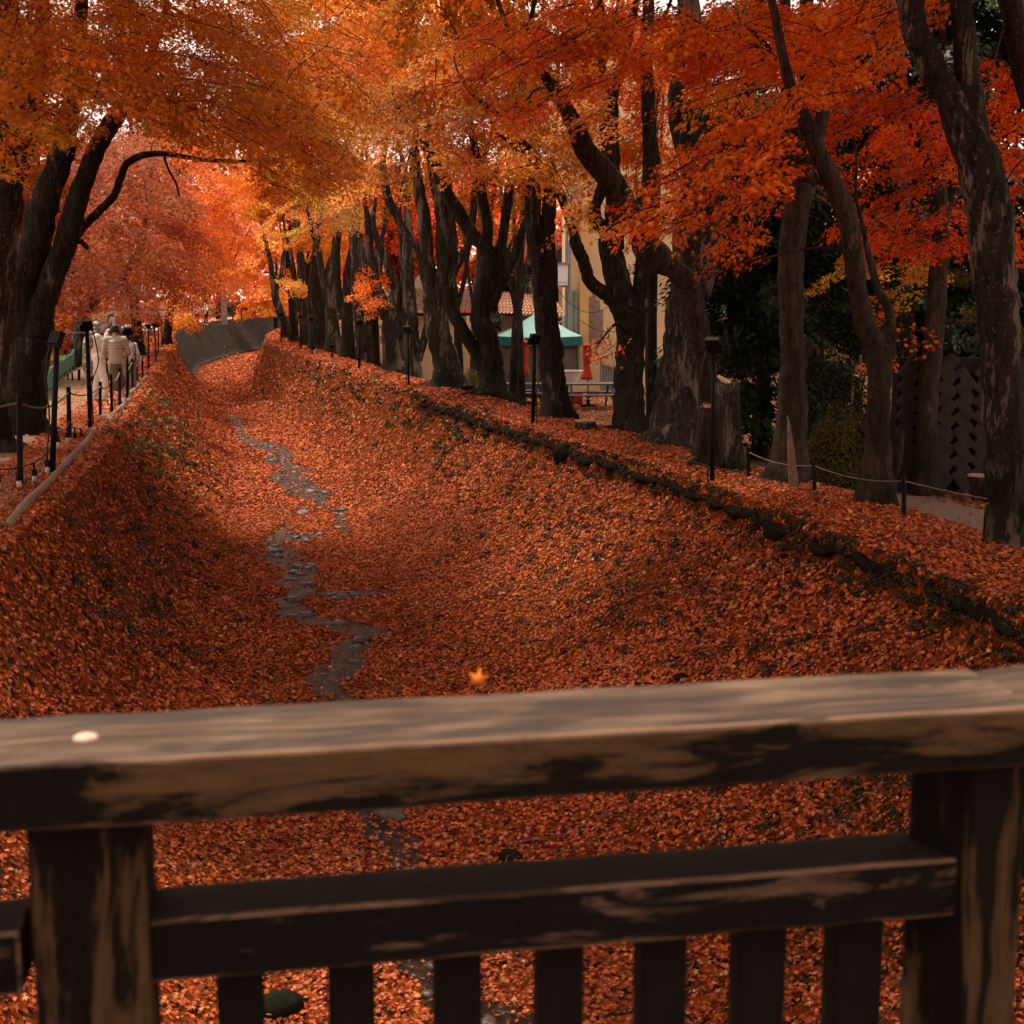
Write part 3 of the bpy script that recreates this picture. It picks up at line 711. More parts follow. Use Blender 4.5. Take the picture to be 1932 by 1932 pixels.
T6b = T('thin_tree', 'thin straight black sapling trunk squeezed between two big trunks', (1226, 800), BARK_D, Y=23.6, z=-.3)
T6b.stem([(1226, 800, 14), (1227, 700, 13), (1229, 600, 12), (1232, 500, 11), (1236, 400, 9), (1240, 300, 7)], 2, True, lump=.04)
T6b.cloud((2.7, 24, 7.0), (.8, .8, .6), 3, 'olive', .8, .06)

T7 = T('maple_tree', 'upright dark trunk standing in front of the green canopy tent', (1052, 792), BARK_D)
T7.stem([(1052, 792, 58), (1047, 740, 48), (1041, 690, 46), (1034, 630, 44), (1026, 560, 40), (1019, 500, 36), (1010, 450, 34), (1005, 400, 33), (1003, 345, 30), (998, 290, 25), (990, 230, 20)], 3, True)
T7.stem([(1037, 570, 32), (1036, 500, 28), (1033, 440, 28), (1036, 380, 26), (1040, 330, 20)], 2)
T7.stem([(1012, 500, 24), (985, 545, 26), (962, 580, 22)], 0) if False else None
T7.cloud((.3, 25.5, 9.0), (2.6, 2.6, 1.2), 26, 'orange', 1.1, .09)

T8 = T('maple_tree', 'black maple with wide roots and fanning stems, left of the tent', (928, 752), BARK_D)
T8.stem([(932, 756, 66), (928, 715, 48), (926, 670, 40), (918, 630, 38), (906, 600, 36), (908, 560, 36), (918, 520, 36)], 0, True)
T8.stem([(918, 560, 36), (920, 510, 36), (918, 470, 30), (898, 450, 26), (880, 425, 26), (858, 390, 24), (838, 355, 22), (815, 295, 18), (795, 270, 15), (778, 250, 12)], 1.5)
T8.stem([(922, 580, 30), (938, 540, 24), (955, 510, 22), (972, 478, 18), (984, 440, 15), (1000, 400, 12)], 1)
T8.stem([(916, 480, 24), (920, 430, 20), (910, 370, 18), (902, 310, 16), (890, 250, 13)], 2)
T8.stem([(930, 560, 22), (940, 500, 18), (950, 440, 17), (958, 380, 17), (967, 325, 18), (976, 280, 14)], 2)
T8.stem([(920, 715, 30), (896, 662, 26), (872, 622, 24), (850, 575, 22), (845, 540, 18)], 0)
T8.cloud((-.8, 30, 10.0), (3.0, 2.6, 1.6), 26, 'brown', 1.1, .1)

T9 = T('maple_tree', 'pale lichen spotted maple with a hollow knot, splitting into five stems', (850, 735), BARK_G)
T9.stem([(852, 735, 64), (842, 690, 52), (830, 640, 46), (822, 590, 42), (820, 550, 42)], 0, True)
T9.stem([(818, 560, 34), (808, 500, 24), (804, 450, 24), (800, 410, 24), (790, 358, 22), (784, 300, 16)], 2)
T9.stem([(826, 560, 32), (836, 510, 28), (834, 460, 24), (831, 400, 22), (820, 340, 22), (812, 280, 16)], 2)
T9.stem([(816, 560, 26), (800, 510, 20), (793, 480, 17), (766, 440, 16), (750, 412, 16), (736, 385, 17), (726, 345, 15), (722, 310, 12)], 1.5)
T9.stem([(832, 580, 24), (850, 530, 18), (856, 470, 16), (850, 410, 15), (845, 330, 14)], 2)
T9.stem([(840, 560, 20), (862, 500, 17), (884, 460, 16), (893, 400, 15), (898, 340, 13)], 2)
T9.cloud((-2.0, 33.5, 10.2), (3.0, 2.6, 1.5), 22, 'amber', 1.1, .11)

T10 = T('maple_tree', 'slender pale trunk right beside a black floodlight post', (786, 710), BARK_G)
T10.stem([(786, 710, 26), (781, 650, 20), (778, 600, 20), (773, 540, 20), (772, 490, 19), (771, 440, 17), (768, 380, 13)], 3, True)
T10.stem([(788, 680, 18), (800, 640, 16), (810, 605, 14), (816, 590, 10)], 0)
T10.cloud((-3, 39, 9.5), (2.6, 2.4, 1.2), 16, 'orange', 1.1, .12)

T11 = T('maple_tree', 'stout dark maple with a bare limb stretching to the left', (746, 702), BARK_G)
T11.stem([(746, 702, 46), (742, 660, 38), (738, 615, 36), (742, 580, 28), (748, 545, 20), (738, 520, 15), (728, 490, 15), (716, 460, 15), (706, 435, 13)], 1.5, True)
T11.stem([(738, 610, 28), (722, 570, 26), (708, 540, 22), (700, 490, 16), (694, 430, 14)], 2)
T11.stem([(750, 640, 20), (764, 580, 16), (766, 520, 14), (760, 470, 12)], 2)
T11.cloud((-4, 42, 10), (2.6, 2.4, 1.4), 16, 'orange', 1.1, .13)

row = [
 ('grey maple trunk behind the bushy low red spray', (692, 682), [[(692, 682, 44), (688, 630, 36), (683, 570, 34), (676, 500, 30), (670, 440, 26), (655, 400, 20)], [(690, 600, 26), (706, 540, 18), (712, 480, 14)]]),
 ('dark upright trunk where the floodlight with a black hood stands', (657, 678), [[(657, 678, 30), (655, 600, 22), (658, 520, 20), (668, 460, 16), (672, 400, 13)], [(656, 620, 16), (640, 560, 14), (636, 480, 12)]]),
 ('straight slim trunk rising past the yellow spray', (630, 669), [[(630, 669, 32), (626, 600, 24), (624, 530, 20), (634, 470, 18), (640, 400, 15)], [(626, 590, 16), (610, 530, 14), (600, 470, 12)]]),
 ('near black trunk with a flat side next to two short lamps', (603, 664), [[(603, 664, 34), (598, 600, 28), (592, 540, 24), (598, 470, 16), (603, 400, 13)], [(600, 600, 18), (612, 540, 14), (622, 500, 12)]]),
 ('narrow dark trunk fourth from the grey wall', (580, 655), [[(580, 655, 24), (574, 600, 18), (570, 540, 16), (566, 480, 14), (560, 410, 11)], [(576, 610, 12), (560, 560, 11), (552, 500, 9)]]),
 ('narrow grey trunk in front of the end of the grey wall', (556, 648), [[(556, 648, 20), (553, 600, 16), (548, 540, 14), (545, 480, 12), (550, 420, 9)], [(554, 600, 11), (562, 550, 9), (568, 500, 8)]]),
 ('curved bare trunk bending left at the end of the grey wall', (542, 642), [[(542, 642, 18), (538, 610, 16), (527, 585, 15), (520, 560, 14), (515, 525, 12), (508, 485, 10), (498, 440, 7)], [(519, 555, 9), (530, 520, 8), (536, 470, 7)]]),
]
ROW = []
for lab, b, st in row:
    t = T('maple_tree', lab, b, BARK_G if len(ROW) % 2 == 0 else BARK_D); ROW.append(t)
    t.stem(st[0], 4, True); t.stem(st[1], 2.5)
    t.cloud((t.base[0], t.Y, 10.5), (3.0, 2.6, 1.8), 14, ['orange', 'redor', 'amber', 'orange', 'yellow', 'orange', 'orange'][len(ROW)-1], 1.1, .15)

# ---------------------------------------------------------------- left side
L1 = T('maple_tree', 'big black maple at left with three rising trunks beside the dirt path', (44, 818), BARK_D, group='maple trees left of the path')
L1.stem([(44, 818, 74), (46, 770, 72), (50, 700, 76), (58, 645, 78), (72, 600, 62), (86, 560, 46), (104, 510, 42), (122, 465, 40), (136, 415, 40), (148, 372, 38), (168, 315, 36), (186, 270, 34), (215, 228, 32), (235, 195, 24), (262, 150, 18)], 3, True)
L1.stem([(46, 670, 62), (42, 600, 60), (46, 540, 58), (58, 480, 56), (74, 425, 54), (92, 360, 50), (116, 290, 46), (128, 225, 40), (140, 150, 30), (150, 60, 24)], 4)
L1.stem([(90, 560, 24), (110, 500, 18), (150, 436, 16), (185, 400, 16), (214, 370, 15), (228, 335, 14), (240, 308, 13), (268, 293, 12), (310, 290, 10), (350, 296, 9), (393, 302, 8), (450, 304, 7), (497, 302, 6), (530, 299, 5), (560, 293, 4)], .3, dY=.4)
L1.stem([(100, 520, 16), (128, 470, 13), (150, 455, 11), (166, 470, 8)], 0)
L1.stem([(308, 290, 5), (318, 320, 4), (332, 345, 4), (338, 370, 3)], 0)
L1.cloud((-7.0, 19, 8.6), (4.0, 4.0, 1.4), 46, 'amber', 1.1, .09)
L0 = T('maple_tree', 'huge pale grey trunk cut by the left edge of the picture', (-40, 900), BARK_G, Y=20.5, group='maple trees left of the path')
L0.stem([(-55, 890, 130), (-48, 760, 120), (-36, 620, 112), (-22, 500, 104), (-8, 400, 90), (8, 300, 74), (20, 200, 56), (28, 120, 48), (20, 30, 40), (10, -40, 36)], 4, True)
L0.stem([(6, 330, 40), (40, 260, 40), (62, 200, 36), (70, 120, 30), (80, 30, 24)], 3)
L0.cloud((-7.5, 15, 8.2), (3.0, 3.0, 1.2), 30, 'amber', 1.1, .08)
L2 = T('maple_tree', 'dark maple leaning right beside the far path, left of the yellow bushes', (316, 628), BARK_D, Y=62, z=0, group='maple trees left of the path')
L2.stem([(314, 640, 20), (318, 600, 15), (326, 566, 14), (338, 530, 12), (350, 500, 9), (362, 460, 7)], 2, True)
L2.stem([(324, 575, 9), (345, 550, 8), (362, 520, 6)], 2)
L3 = T('maple_tree', 'pale trunk slanting to the right behind the big black maple', (150, 640), BARK_G, Y=44, z=0, group='maple trees left of the path')
L3.stem([(150, 690, 30), (150, 620, 26), (165, 580, 22), (190, 555, 20), (215, 540, 18), (240, 510, 14), (262, 470, 11)], 2, True)
L3.stem([(158, 600, 20), (140, 540, 16), (132, 470, 13), (140, 400, 10)], 3)
L4 = T('maple_tree', 'dark trunk just behind the walkers on the path', (262, 650), BARK_D, Y=52, z=0, group='maple trees left of the path')
L4.stem([(262, 665, 26), (258, 610, 20), (254, 560, 17), (262, 500, 14), (274, 430, 12), (284, 350, 9)], 3, True)
L4.stem([(256, 580, 12), (236, 530, 10), (222, 470, 8)], 2)

# ---------------------------------------------------------------- foliage, spray by spray
for b in [(60, 50, 90, 70), (170, 110, 110, 60), (300, 70, 130, 80), (250, 190, 130, 40), (80, 185, 110, 55), (130, 235, 60, 22), (420, 120, 120, 90), (20, 290, 40, 40), (400, 215, 130, 55), (0, 120, 60, 80), (200, 30, 120, 50)]:
    L1.blob(*b, 15.5, 21, 'amber' if random.random() < .6 else 'orange', 2.0, 14)
for b in [(520, 50, 110, 80), (500, 170, 110, 80), (630, 120, 80, 70), (590, 220, 80, 60), (480, 265, 90, 42), (620, 310, 70, 46), (560, 350, 60, 30), (660, 30, 80, 50), (600, 270, 80, 50)]:
    L1.blob(*b, 18, 25, 'amber' if random.random() < .75 else 'orange', 2.0, 20)
for b in [(360, 250, 60, 20), (700, 90, 60, 50), (330, 130, 90, 40), (520, 240, 90, 40)]:
    L1.blob(*b, 19, 24, 'redor', 1.7, 20)
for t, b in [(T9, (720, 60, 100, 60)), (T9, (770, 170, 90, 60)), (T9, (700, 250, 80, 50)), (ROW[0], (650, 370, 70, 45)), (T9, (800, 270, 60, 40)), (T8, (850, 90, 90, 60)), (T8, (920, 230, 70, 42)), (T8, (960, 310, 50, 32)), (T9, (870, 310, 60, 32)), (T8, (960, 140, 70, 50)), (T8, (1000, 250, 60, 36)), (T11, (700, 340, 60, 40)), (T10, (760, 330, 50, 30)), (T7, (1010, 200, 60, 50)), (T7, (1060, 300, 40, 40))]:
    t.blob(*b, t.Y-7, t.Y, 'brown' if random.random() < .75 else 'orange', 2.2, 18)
RS = lambda t, lst, Y0, Y1, tint, sl, cov=2.1: [t.blob(*b, Y0, Y1, tint, cov, sl, droop=.3) for b in lst]
RS(T4, [(1210, 30, 80, 34), (1110, 70, 85, 36), (1010, 105, 75, 32), (920, 140, 65, 28), (840, 165, 34, 16)], 13.5, 17, 'redor', -24)
RS(T4, [(1190, 115, 75, 28), (1090, 158, 65, 26), (1005, 192, 55, 22), (935, 215, 40, 18), (1060, 20, 90, 40), (950, 50, 70, 34)], 14, 17.5, 'redor', -26)
RS(T6, [(1085, 195, 55, 40), (1025, 255, 55, 34), (1110, 140, 46, 36), (990, 300, 46, 24), (1040, 330, 34, 26), (1130, 225, 30, 26)], 16, 21, 'orange', 15, 1.7)
RS(T6, [(1110, 390, 50, 32), (1070, 410, 30, 24), (1160, 430, 36, 20)], 17, 21, 'orange', -10, .8)
RS(T2, [(1500, 200, 60, 34), (1425, 232, 66, 30), (1350, 262, 56, 26), (1290, 295, 50, 24), (1238, 328, 40, 22), (1470, 250, 50, 26)], 12.6, 15, 'redor', -22)
RS(T2, [(1400, 300, 70, 26), (1310, 335, 70, 26), (1240, 375, 55, 24), (1195, 400, 36, 20), (1470, 320, 56, 30), (1240, 425, 60, 22), (1175, 435, 34, 14), (1340, 395, 56, 22)], 12.6, 15, 'redor', -26)
RS(T2, [(1430, 370, 40, 28), (1390, 430, 46, 24), (1375, 480, 34, 20), (1345, 470, 20, 16), (1410, 400, 30, 20)], 12.8, 14.5, 'redor', -35, 1.3)
RS(T3, [(1330, 30, 80, 56), (1430, 60, 85, 62), (1550, 50, 85, 56), (1400, 130, 72, 42), (1500, 130, 66, 42), (1310, 120, 46, 40), (1610, 100, 50, 40)], 13.5, 17, 'redor', -12)
RS(T3, [(1350, 150, 50, 34), (1300, 190, 30, 24), (1440, 160, 60, 24)], 15, 18, 'orange', -14, 1.4)
RS(T1, [(1620, 40, 70, 44), (1690, 30, 50, 36), (1750, 10, 40, 24), (1660, 110, 50, 26)], 13, 16, 'redor', -10, 1.5)
T2b = T('maple_tree', 'forked curving trunk seen behind, left of the thickest pale patched maple', (1760, 880), BARK_B, Y=19.5, z=-.5)
T2b.stem([(1745, 890, 46), (1752, 760, 40), (1762, 650, 36), (1770, 520, 33), (1776, 440, 34), (1773, 390, 36), (1764, 335, 32), (1748, 288, 28), (1728, 246, 22), (1712, 190, 18)], 2.5, True)
T2b.stem([(1776, 420, 24), (1796, 375, 17), (1812, 350, 15), (1830, 310, 12)], 2)
T2c = T('maple_tree', 'pale upright trunk showing only high among the red leaves', (1700, 800), BARK_G, Y=25, z=-.7)
T2c.stem([(1712, 820, 36), (1708, 600, 32), (1702, 350, 28), (1694, 150, 30), (1688, 40, 26), (1684, -20, 24)], 3, True)
RS(T2b, [(1600, 180, 80, 34), (1680, 205, 76, 34), (1560, 232, 56, 30), (1700, 262, 56, 32), (1770, 232, 40, 46), (1740, 325, 46, 28), (1690, 372, 50, 22)], 17, 21, 'red', 12)
RS(T2b, [(1640, 412, 66, 24), (1700, 432, 56, 28), (1765, 440, 50, 40), (1830, 440, 36, 50), (1800, 300, 30, 40), (1720, 470, 50, 18)], 17, 22, 'red', -12)
RS(T1b, [(1900, 200, 46, 46), (1912, 330, 36, 50), (1890, 130, 30, 30), (1905, 430, 30, 50), (1915, 270, 30, 40)], 16, 22, 'red', 8, 1.5)
RS(T2b, [(1600, 482, 60, 18), (1680, 492, 60, 18), (1560, 520, 34, 16), (1740, 510, 46, 20), (1690, 560, 36, 18), (1650, 588, 24, 10), (1530, 545, 24, 10)], 18, 24, 'yellow', -4, 1.2)
RS(T2, [(1690, 690, 40, 12), (1725, 640, 26, 10), (1700, 610, 20, 12), (1640, 580, 20, 10)], 15, 17, 'redor', 20, .8)
RS(T1b, [(1800, 520, 50, 20), (1900, 520, 30, 40), (1850, 580, 40, 20)], 20, 26, 'olive', 8, 1.2)
RS(T6, [(1130, 640, 26, 8), (1120, 672, 22, 7), (1150, 655, 18, 8)], 19, 20, 'redor', 8, 1.0)
RS(ROW[0], [(692, 545, 36, 20), (705, 570, 24, 14)], 40, 44, 'redor', 8, 1.8)
LJ = ROW[6]
RS(LJ, [(512, 398, 46, 20), (560, 392, 46, 24), (505, 440, 28, 12), (568, 440, 36, 20), (545, 520, 26, 16), (560, 545, 20, 12)], 55, 66, 'yellow', -14, 1.9)
RS(ROW[2], [(600, 420, 36, 30), (640, 460, 30, 26)], 52, 60, 'orange', -14, 1.6)
RS(L3, [(230, 330, 80, 50), (180, 410, 56, 44), (260, 470, 80, 50), (160, 500, 50, 44), (300, 395, 60, 50), (215, 555, 66, 40), (120, 560, 40, 30)], 36, 46, 'rust', 14, 2.5)
RS(L4, [(300, 330, 70, 50), (320, 420, 70, 56), (270, 530, 70, 46), (335, 500, 50, 44), (180, 480, 60, 50), (230, 600, 70, 14), (290, 603, 40, 8)], 46, 56, 'rust', 14, 2.4)
RS(L2, [(380, 350, 66, 50), (390, 430, 66, 50), (400, 500, 56, 40), (430, 470, 40, 30), (350, 560, 50, 30), (330, 300, 60, 40)], 56, 66, 'redor', 20, 1.7)

# unseen canopy added above the picture to shade both banks
L1.cloud((-4.6, 15.5, 8.6), (2.4, 3.4, 1.0), 34, 'amber', 1.3, .085)
T1.cloud((4.2, 8.6, 7.6), (2.2, 3.2, .9), 34, 'redor', 1.3, .08)
T2.cloud((2.6, 11.5, 7.8), (2.0, 2.4, .8), 26, 'redor', 1.2, .08)
T3.cloud((5.2, 17, 9.6), (3.0, 3.0, 1.2), 36, 'red', 1.3, .09)
T2b.cloud((7.2, 19.5, 9.0), (3.0, 3.0, 1.4), 36, 'red', 1.3, .09)
T5.cloud((3.6, 20, 10.4), (3.0, 3.0, 1.4), 30, 'redor', 1.3, .1)
# foliage further back filling the gaps over the slim row
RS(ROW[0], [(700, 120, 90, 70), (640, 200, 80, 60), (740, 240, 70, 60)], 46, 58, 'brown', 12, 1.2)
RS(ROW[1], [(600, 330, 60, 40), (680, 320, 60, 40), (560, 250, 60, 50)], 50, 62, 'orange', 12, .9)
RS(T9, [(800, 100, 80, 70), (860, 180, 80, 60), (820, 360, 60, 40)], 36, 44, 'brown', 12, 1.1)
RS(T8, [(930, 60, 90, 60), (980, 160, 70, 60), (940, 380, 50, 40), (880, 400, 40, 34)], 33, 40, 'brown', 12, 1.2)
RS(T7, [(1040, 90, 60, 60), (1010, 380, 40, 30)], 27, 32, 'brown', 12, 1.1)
RS(L2, [(460, 300, 60, 40), (420, 260, 60, 40), (500, 330, 40, 40)], 66, 80, 'pink', 12, 1.0)
RS(L1, [(140, 20, 80, 40), (330, 20, 80, 40), (440, 40, 80, 40), (560, 10, 70, 40), (30, 200, 60, 50), (230, 130, 80, 40)], 22, 27, 'amber', 10, .9)
RS(L4, [(190, 280, 60, 40), (260, 260, 50, 40)], 48, 56, 'rust', 10, .8)

RS(T6, [(1150, 60, 60, 50), (1200, 140, 40, 50), (1180, 240, 30, 40), (1120, 330, 30, 30), (1190, 360, 26, 24)], 24, 29, 'orange', 10, .8)
RS(T5, [(1260, 60, 50, 40), (1340, 200, 50, 40), (1250, 180, 34, 40), (1420, 190, 40, 30)], 23, 27, 'redor', 10, .8)

L0.cloud((-10.6, 16.5, 9.8), (3.4, 5.0, 1.2), 30, 'amber', 1.7, .1)  # unseen leaf pads added overhead to shade the near left slope
L1.cloud((-5.0, 14.5, 8.8), (2.6, 3.0, .9), 26, 'amber', 1.9, .09)  # out of view too, added to shade the near right slope

RS(T6, [(1150, 100, 60, 60), (1110, 200, 44, 50), (1200, 60, 50, 50), (1140, 280, 44, 34), (1195, 300, 30, 40), (1080, 330, 40, 34)], 25, 30, 'orange', 10, 1.3)
RS(T5, [(1260, 120, 50, 60), (1320, 60, 60, 50), (1250, 260, 40, 44), (1340, 130, 50, 40)], 25, 29, 'redor', 10, 1.2)
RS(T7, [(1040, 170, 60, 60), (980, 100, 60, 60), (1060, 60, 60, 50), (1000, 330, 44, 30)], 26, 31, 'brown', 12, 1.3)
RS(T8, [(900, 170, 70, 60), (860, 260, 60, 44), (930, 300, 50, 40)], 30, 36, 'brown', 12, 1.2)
RS(T3, [(1420, 30, 90, 50), (1530, 90, 70, 50), (1350, 90, 60, 50), (1620, 20, 70, 40)], 17, 21, 'redor', -12, 1.3)
RS(T2b, [(1640, 250, 60, 30), (1600, 330, 50, 30), (1680, 310, 50, 30), (1560, 290, 40, 30)], 19, 23, 'red', -8, 1.0)
for i, (px, w, y0, lean, lab) in enumerate([(712, 9, 48, -8, 'thin dark trunk behind the stout maple with the bare limb'), (762, 10, 47, 6, 'thin trunk glimpsed left of the slender pale one'), (868, 12, 41, -14, 'dim trunk between the lichen spotted and the fan stemmed maples'), (890, 9, 43, 10, 'thin slanting trunk behind the fan stemmed maple'), (968, 12, 39, 12, 'dim trunk rising left of the tent roof'), (985, 9, 41, -10, 'thin trunk crossing behind the upright dark one')]):
    t = T('maple_tree', lab, (px, 740), BARK_G if i % 2 else BARK_D, Y=y0, group='thin trees behind the right row')
    t.stem([(px, 740, w*1.5), (px+lean*.3, 640, w*1.2), (px+lean*.6, 560, w), (px+lean*1.4, 470, w*.9), (px+lean*1.6, 380, w*.8), (px+lean*2.6, 290, w*.6)], 3, True)
    t.stem([(px+lean*.5, 590, w*.8), (px-lean*.8, 510, w*.65), (px-lean*1.6, 420, w*.5), (px-lean*1.9, 350, w*.4)], 2)
    t.cloud((t.base[0], y0, 9.0), (2.0, 1.6, 1.2), 6, 'brown', 1.1, .12)

RS(L1, [(60, 120, 90, 70), (180, 60, 90, 60), (300, 180, 90, 50), (390, 60, 90, 60), (480, 110, 80, 60), (560, 100, 70, 60), (20, 40, 60, 50)], 22, 28, 'amber', 10, 1.5)

RS(L2, [(330, 275, 80, 44), (420, 290, 60, 40), (380, 240, 80, 40), (300, 240, 60, 40)], 60, 72, 'orange', 10, 1.2)
RS(L4, [(250, 300, 60, 50), (200, 250, 60, 40)], 46, 54, 'rust', 10, 1.2)

RS(L1, [(480, 10, 90, 30), (540, 60, 60, 40)], 20, 26, 'amber', 10, 1.6)
RS(T6, [(1215, 200, 36, 70), (1200, 310, 30, 40), (1240, 120, 40, 50), (1130, 20, 60, 40)], 26, 31, 'redor', 10, 1.3)

T4.cloud((-.2, 11.8, 8.8), (2.6, 3.4, .8), 40, 'redor', 1.9, .085)  # unseen leaf pads added overhead, shading the lower right slope
T4.cloud((-1.2, 16.5, 9.4), (1.8, 2.6, .7), 18, 'redor', 1.7, .085)
L1.cloud((-7.4, 22, 9.0), (2.4, 4.2, .9), 32, 'amber', 1.9, .095)  # unseen leaf pads added overhead, shading the left slope
# ================================================================ BACKGROUND TREES AND SHRUBS
def auto_tree(name, label, x, y, h, cr, tint, bark=BARK_D, npad=26, size=None, group='trees in the background', low=.35, cov=1.4, matl=None, shape=0):
    px = 966; t = Tree(name, label, (966, 800), bark, Y=y, z=gz(x, y), group=group); t.base[0] = x
    b = t.base; P = np.array([b+[0, 0, -.1], b+[random.gauss(0, .1), 0, h*.25], b+[random.gauss(0, .3), random.gauss(0, .3), h*.5], b+[random.gauss(0, .5), random.gauss(0, .4), h*.85]])
    r0 = .05+h*.016; S = smooth_path(P, 4); rs = np.linspace(r0, r0*.3, len(S)); t.mb.tube(S, rs, 9, lump=.1, seed=int(abs(y))); t.nodes.append(S); t.rads.append(rs)
    for i in range(4):
        a = random.random()*6.28; s0 = S[int(len(S)*random.uniform(.3, .6))]; e = b+np.array([math.cos(a)*cr*.6, math.sin(a)*cr*.6, h*random.uniform(.6, .95)])
        Q = smooth_path([s0, (s0+e)/2+[0, 0, -.2], e], 4); q = np.linspace(r0*.5, r0*.15, len(Q)); t.mb.tube(Q, q, 7, lump=.08, seed=i); t.nodes.append(Q); t.rads.append(q)
    if matl: t.matl = matl
    t.cloud(b+[0, 0, h*(low+1)/2], (cr, cr, h*(1-low)/2), npad, tint, cov, size or max(.07, y*.0024), shape, L=cr*.42)
    TR.append(t); return t
for i, (x, y, h, cr, tint, lab) in enumerate([
 (-13.8, 37, 9, 3.2, 'rust', 'rust coloured maple beyond the path at the far left'),
 (-18.5, 47, 10, 3.6, 'rust', 'deep rust red maple behind the green net fence'),
 (-21.5, 60, 11, 4.2, 'rust', 'deep rust maple further back left of the path'),
 (-24, 74, 12, 4.6, 'rust', 'tall rust red maple above the pale far path'),
 (-33, 66, 13, 5, 'rust', 'broad rust orange tree far off behind the left trunks'),
 (-30, 92, 12, 5, 'pink', 'pale salmon tree behind the far walkers'),
 (-37, 112, 14, 6, 'pink', 'hazy pink tree left of the bend'),
 (-27, 128, 13, 5.5, 'pink', 'hazy pink tree straight above the bend'),
 (-20, 118, 11, 4, 'orange', 'pale orange tree behind the curved bare trunk'),
 (-33, 150, 16, 7, 'pink', 'faint tall pink tree at the end of the corridor'),
 (-16, 150, 15, 6, 'redor', 'faint red tree behind the grey wall end'),
 (-22, 175, 18, 8, 'pink', 'faintest wide pink tree furthest away'),
 (-10, 100, 11, 4.5, 'orange', 'orange tree glimpsed between the slim trunks'),
 (-6.5, 76, 10, 4, 'redor', 'red maple behind the slim right row trunks'),
 (-4.5, 58, 9, 3.2, 'red', 'bright red maple behind the fanning stems'),
 (-1.2, 56, 10, 3.0, 'red', 'bright red maple above the tent'),
 (-9.5, 64, 10, 3.4, 'orange', 'orange maple close behind the slim right row'),
 ]):
    auto_tree('maple_tree', lab, x, y, h, cr, tint, npad=20, low=.22 if y > 80 else .3)
for i, (x, y, h, cr, lab) in enumerate([
 (5.6, 27.5, 11, 2.1, 'dark evergreen behind the widest grey trunk'),
 (8.0, 25.5, 12, 2.3, 'dark evergreen left of the tiled block wall'),
 (10.6, 28.0, 6.2, 2.4, 'dark evergreen above the block wall'),
 (7.2, 33, 13, 2.6, 'tall dark evergreen behind the straight maple'),
 (4.4, 24.5, 7, 1.5, 'slim dark evergreen between the cut stump and the widest trunk'),
 (12.8, 24.0, 11, 2.4, 'dark evergreen at the right edge behind the pale patched trunk'),
 (10.5, 36, 15, 3.0, 'tallest dark evergreen in the back on the right'),
 (14.5, 33, 7, 2.6, 'dark evergreen furthest right in the back'),
 (.1, 54, 5.2, 1.7, 'round dark green bush tree left of the tent roof'),
 ]):
    t = auto_tree('evergreen_tree', lab, x, y, h, cr, 'green', npad=60 if i < 7 else 30, size=.085, low=.03, cov=1.5, matl=M_GREEN, group='dark evergreens on the right')
for (px, py, lab) in [(1160, 460, 'sparse green conifer sprig tree in front of the beige wall')]:
    t = auto_tree('conifer_tree', lab, 3.5, 34, 8.5, 1.0, 'green', npad=12, size=.05, low=.25, cov=.6, matl=M_GREEN, group='dark evergreens on the right')

# unseen trees added behind the viewer keep the light coming from above the channel
for i, (x, y, h, cr, lab) in enumerate([(-5.5, -4.5, 10, 3.6, 'unseen maple behind the viewer, left bank'), (6.2, -3.5, 10, 3.4, 'unseen maple behind the viewer, right bank'), (-6.5, -13, 11, 4.2, 'unseen maple further behind the viewer, left bank'), (6.5, -14, 11, 4.2, 'unseen maple further behind the viewer, right bank'), (0, -22, 13, 6.5, 'unseen broad maple far behind the viewer'), (-9, 6, 11, 3.4, 'unseen maple left of the bridge end'), (8.5, 5, 11, 3.4, 'unseen maple right of the bridge end')]):
    auto_tree('maple_tree', lab, x, y, h, cr, 'orange', npad=44, low=.12 if y < 0 else .3, size=.14, cov=1.5)

def shrub(name, label, c, r, tint, n, size, group=None, matl=None):
    root = empty(name, c, label, 'shrub', group)
    c = np.array(c); r = np.array(r); d = unit(rng.normal(0, 1, (n, 3))); d[:, 2] = np.abs(d[:, 2])
    q = (rng.random(n)**.25)[:, None]; lumpy = 1+.12*np.sin(5*d[:, :1]+c[0])*np.cos(6*d[:, 1:2]+c[1])
    pos = c+d*r*q*lumpy; N = unit(d+rng.normal(0, .5, (n, 3)))
    leaf_object('foliage', [leaves(pos, rng.normal(0, 1, (n, 3)), N, size*rng.uniform(.7, 1.3, n), pick(PAL[tint], n), 0)], matl or M_LEAF, root)
    mb = MB()
    for i in range(6):
        a = i*1.05; mb.tube(np.array([c+[0, 0, -.05], c+[r[0]*.3*math.cos(a), r[1]*.3*math.sin(a), r[2]*.4], c+[r[0]*.6*math.cos(a), r[1]*.6*math.sin(a), r[2]*.7]]), [.03, .02, .01], 5)
    mb.build('stem', BARK_D, root, smooth=True)
def gpt(px, py, z=0.0): q = onz(px, py, z); return np.array([q[0], q[1], gz(q[0], q[1])])
shrub('clipped_bush', 'small rounded yellow bush left of the bigger one', gpt(317, 628), (.62, .6, .95), 'yellow', 2200, .07, 'clipped yellow bushes by the far path')
shrub('clipped_bush', 'bigger rounded golden bush in front of the seated pink walker', gpt(350, 617), (.88, .8, 1.0), 'yellow', 3200, .075, 'clipped yellow bushes by the far path')
shrub('hedge', 'dark clipped hedge along the back of the far path', np.array([-26.5, 152, 0]), (6.5, 1.5, 2.0), 'olive', 3500, .2)
shrub('hedge', 'orange red clipped hedge at the bend above the grey wall', np.array([-24.5, 141, 0]), (3.6, 1.4, 2.6), 'redor', 3500, .17)
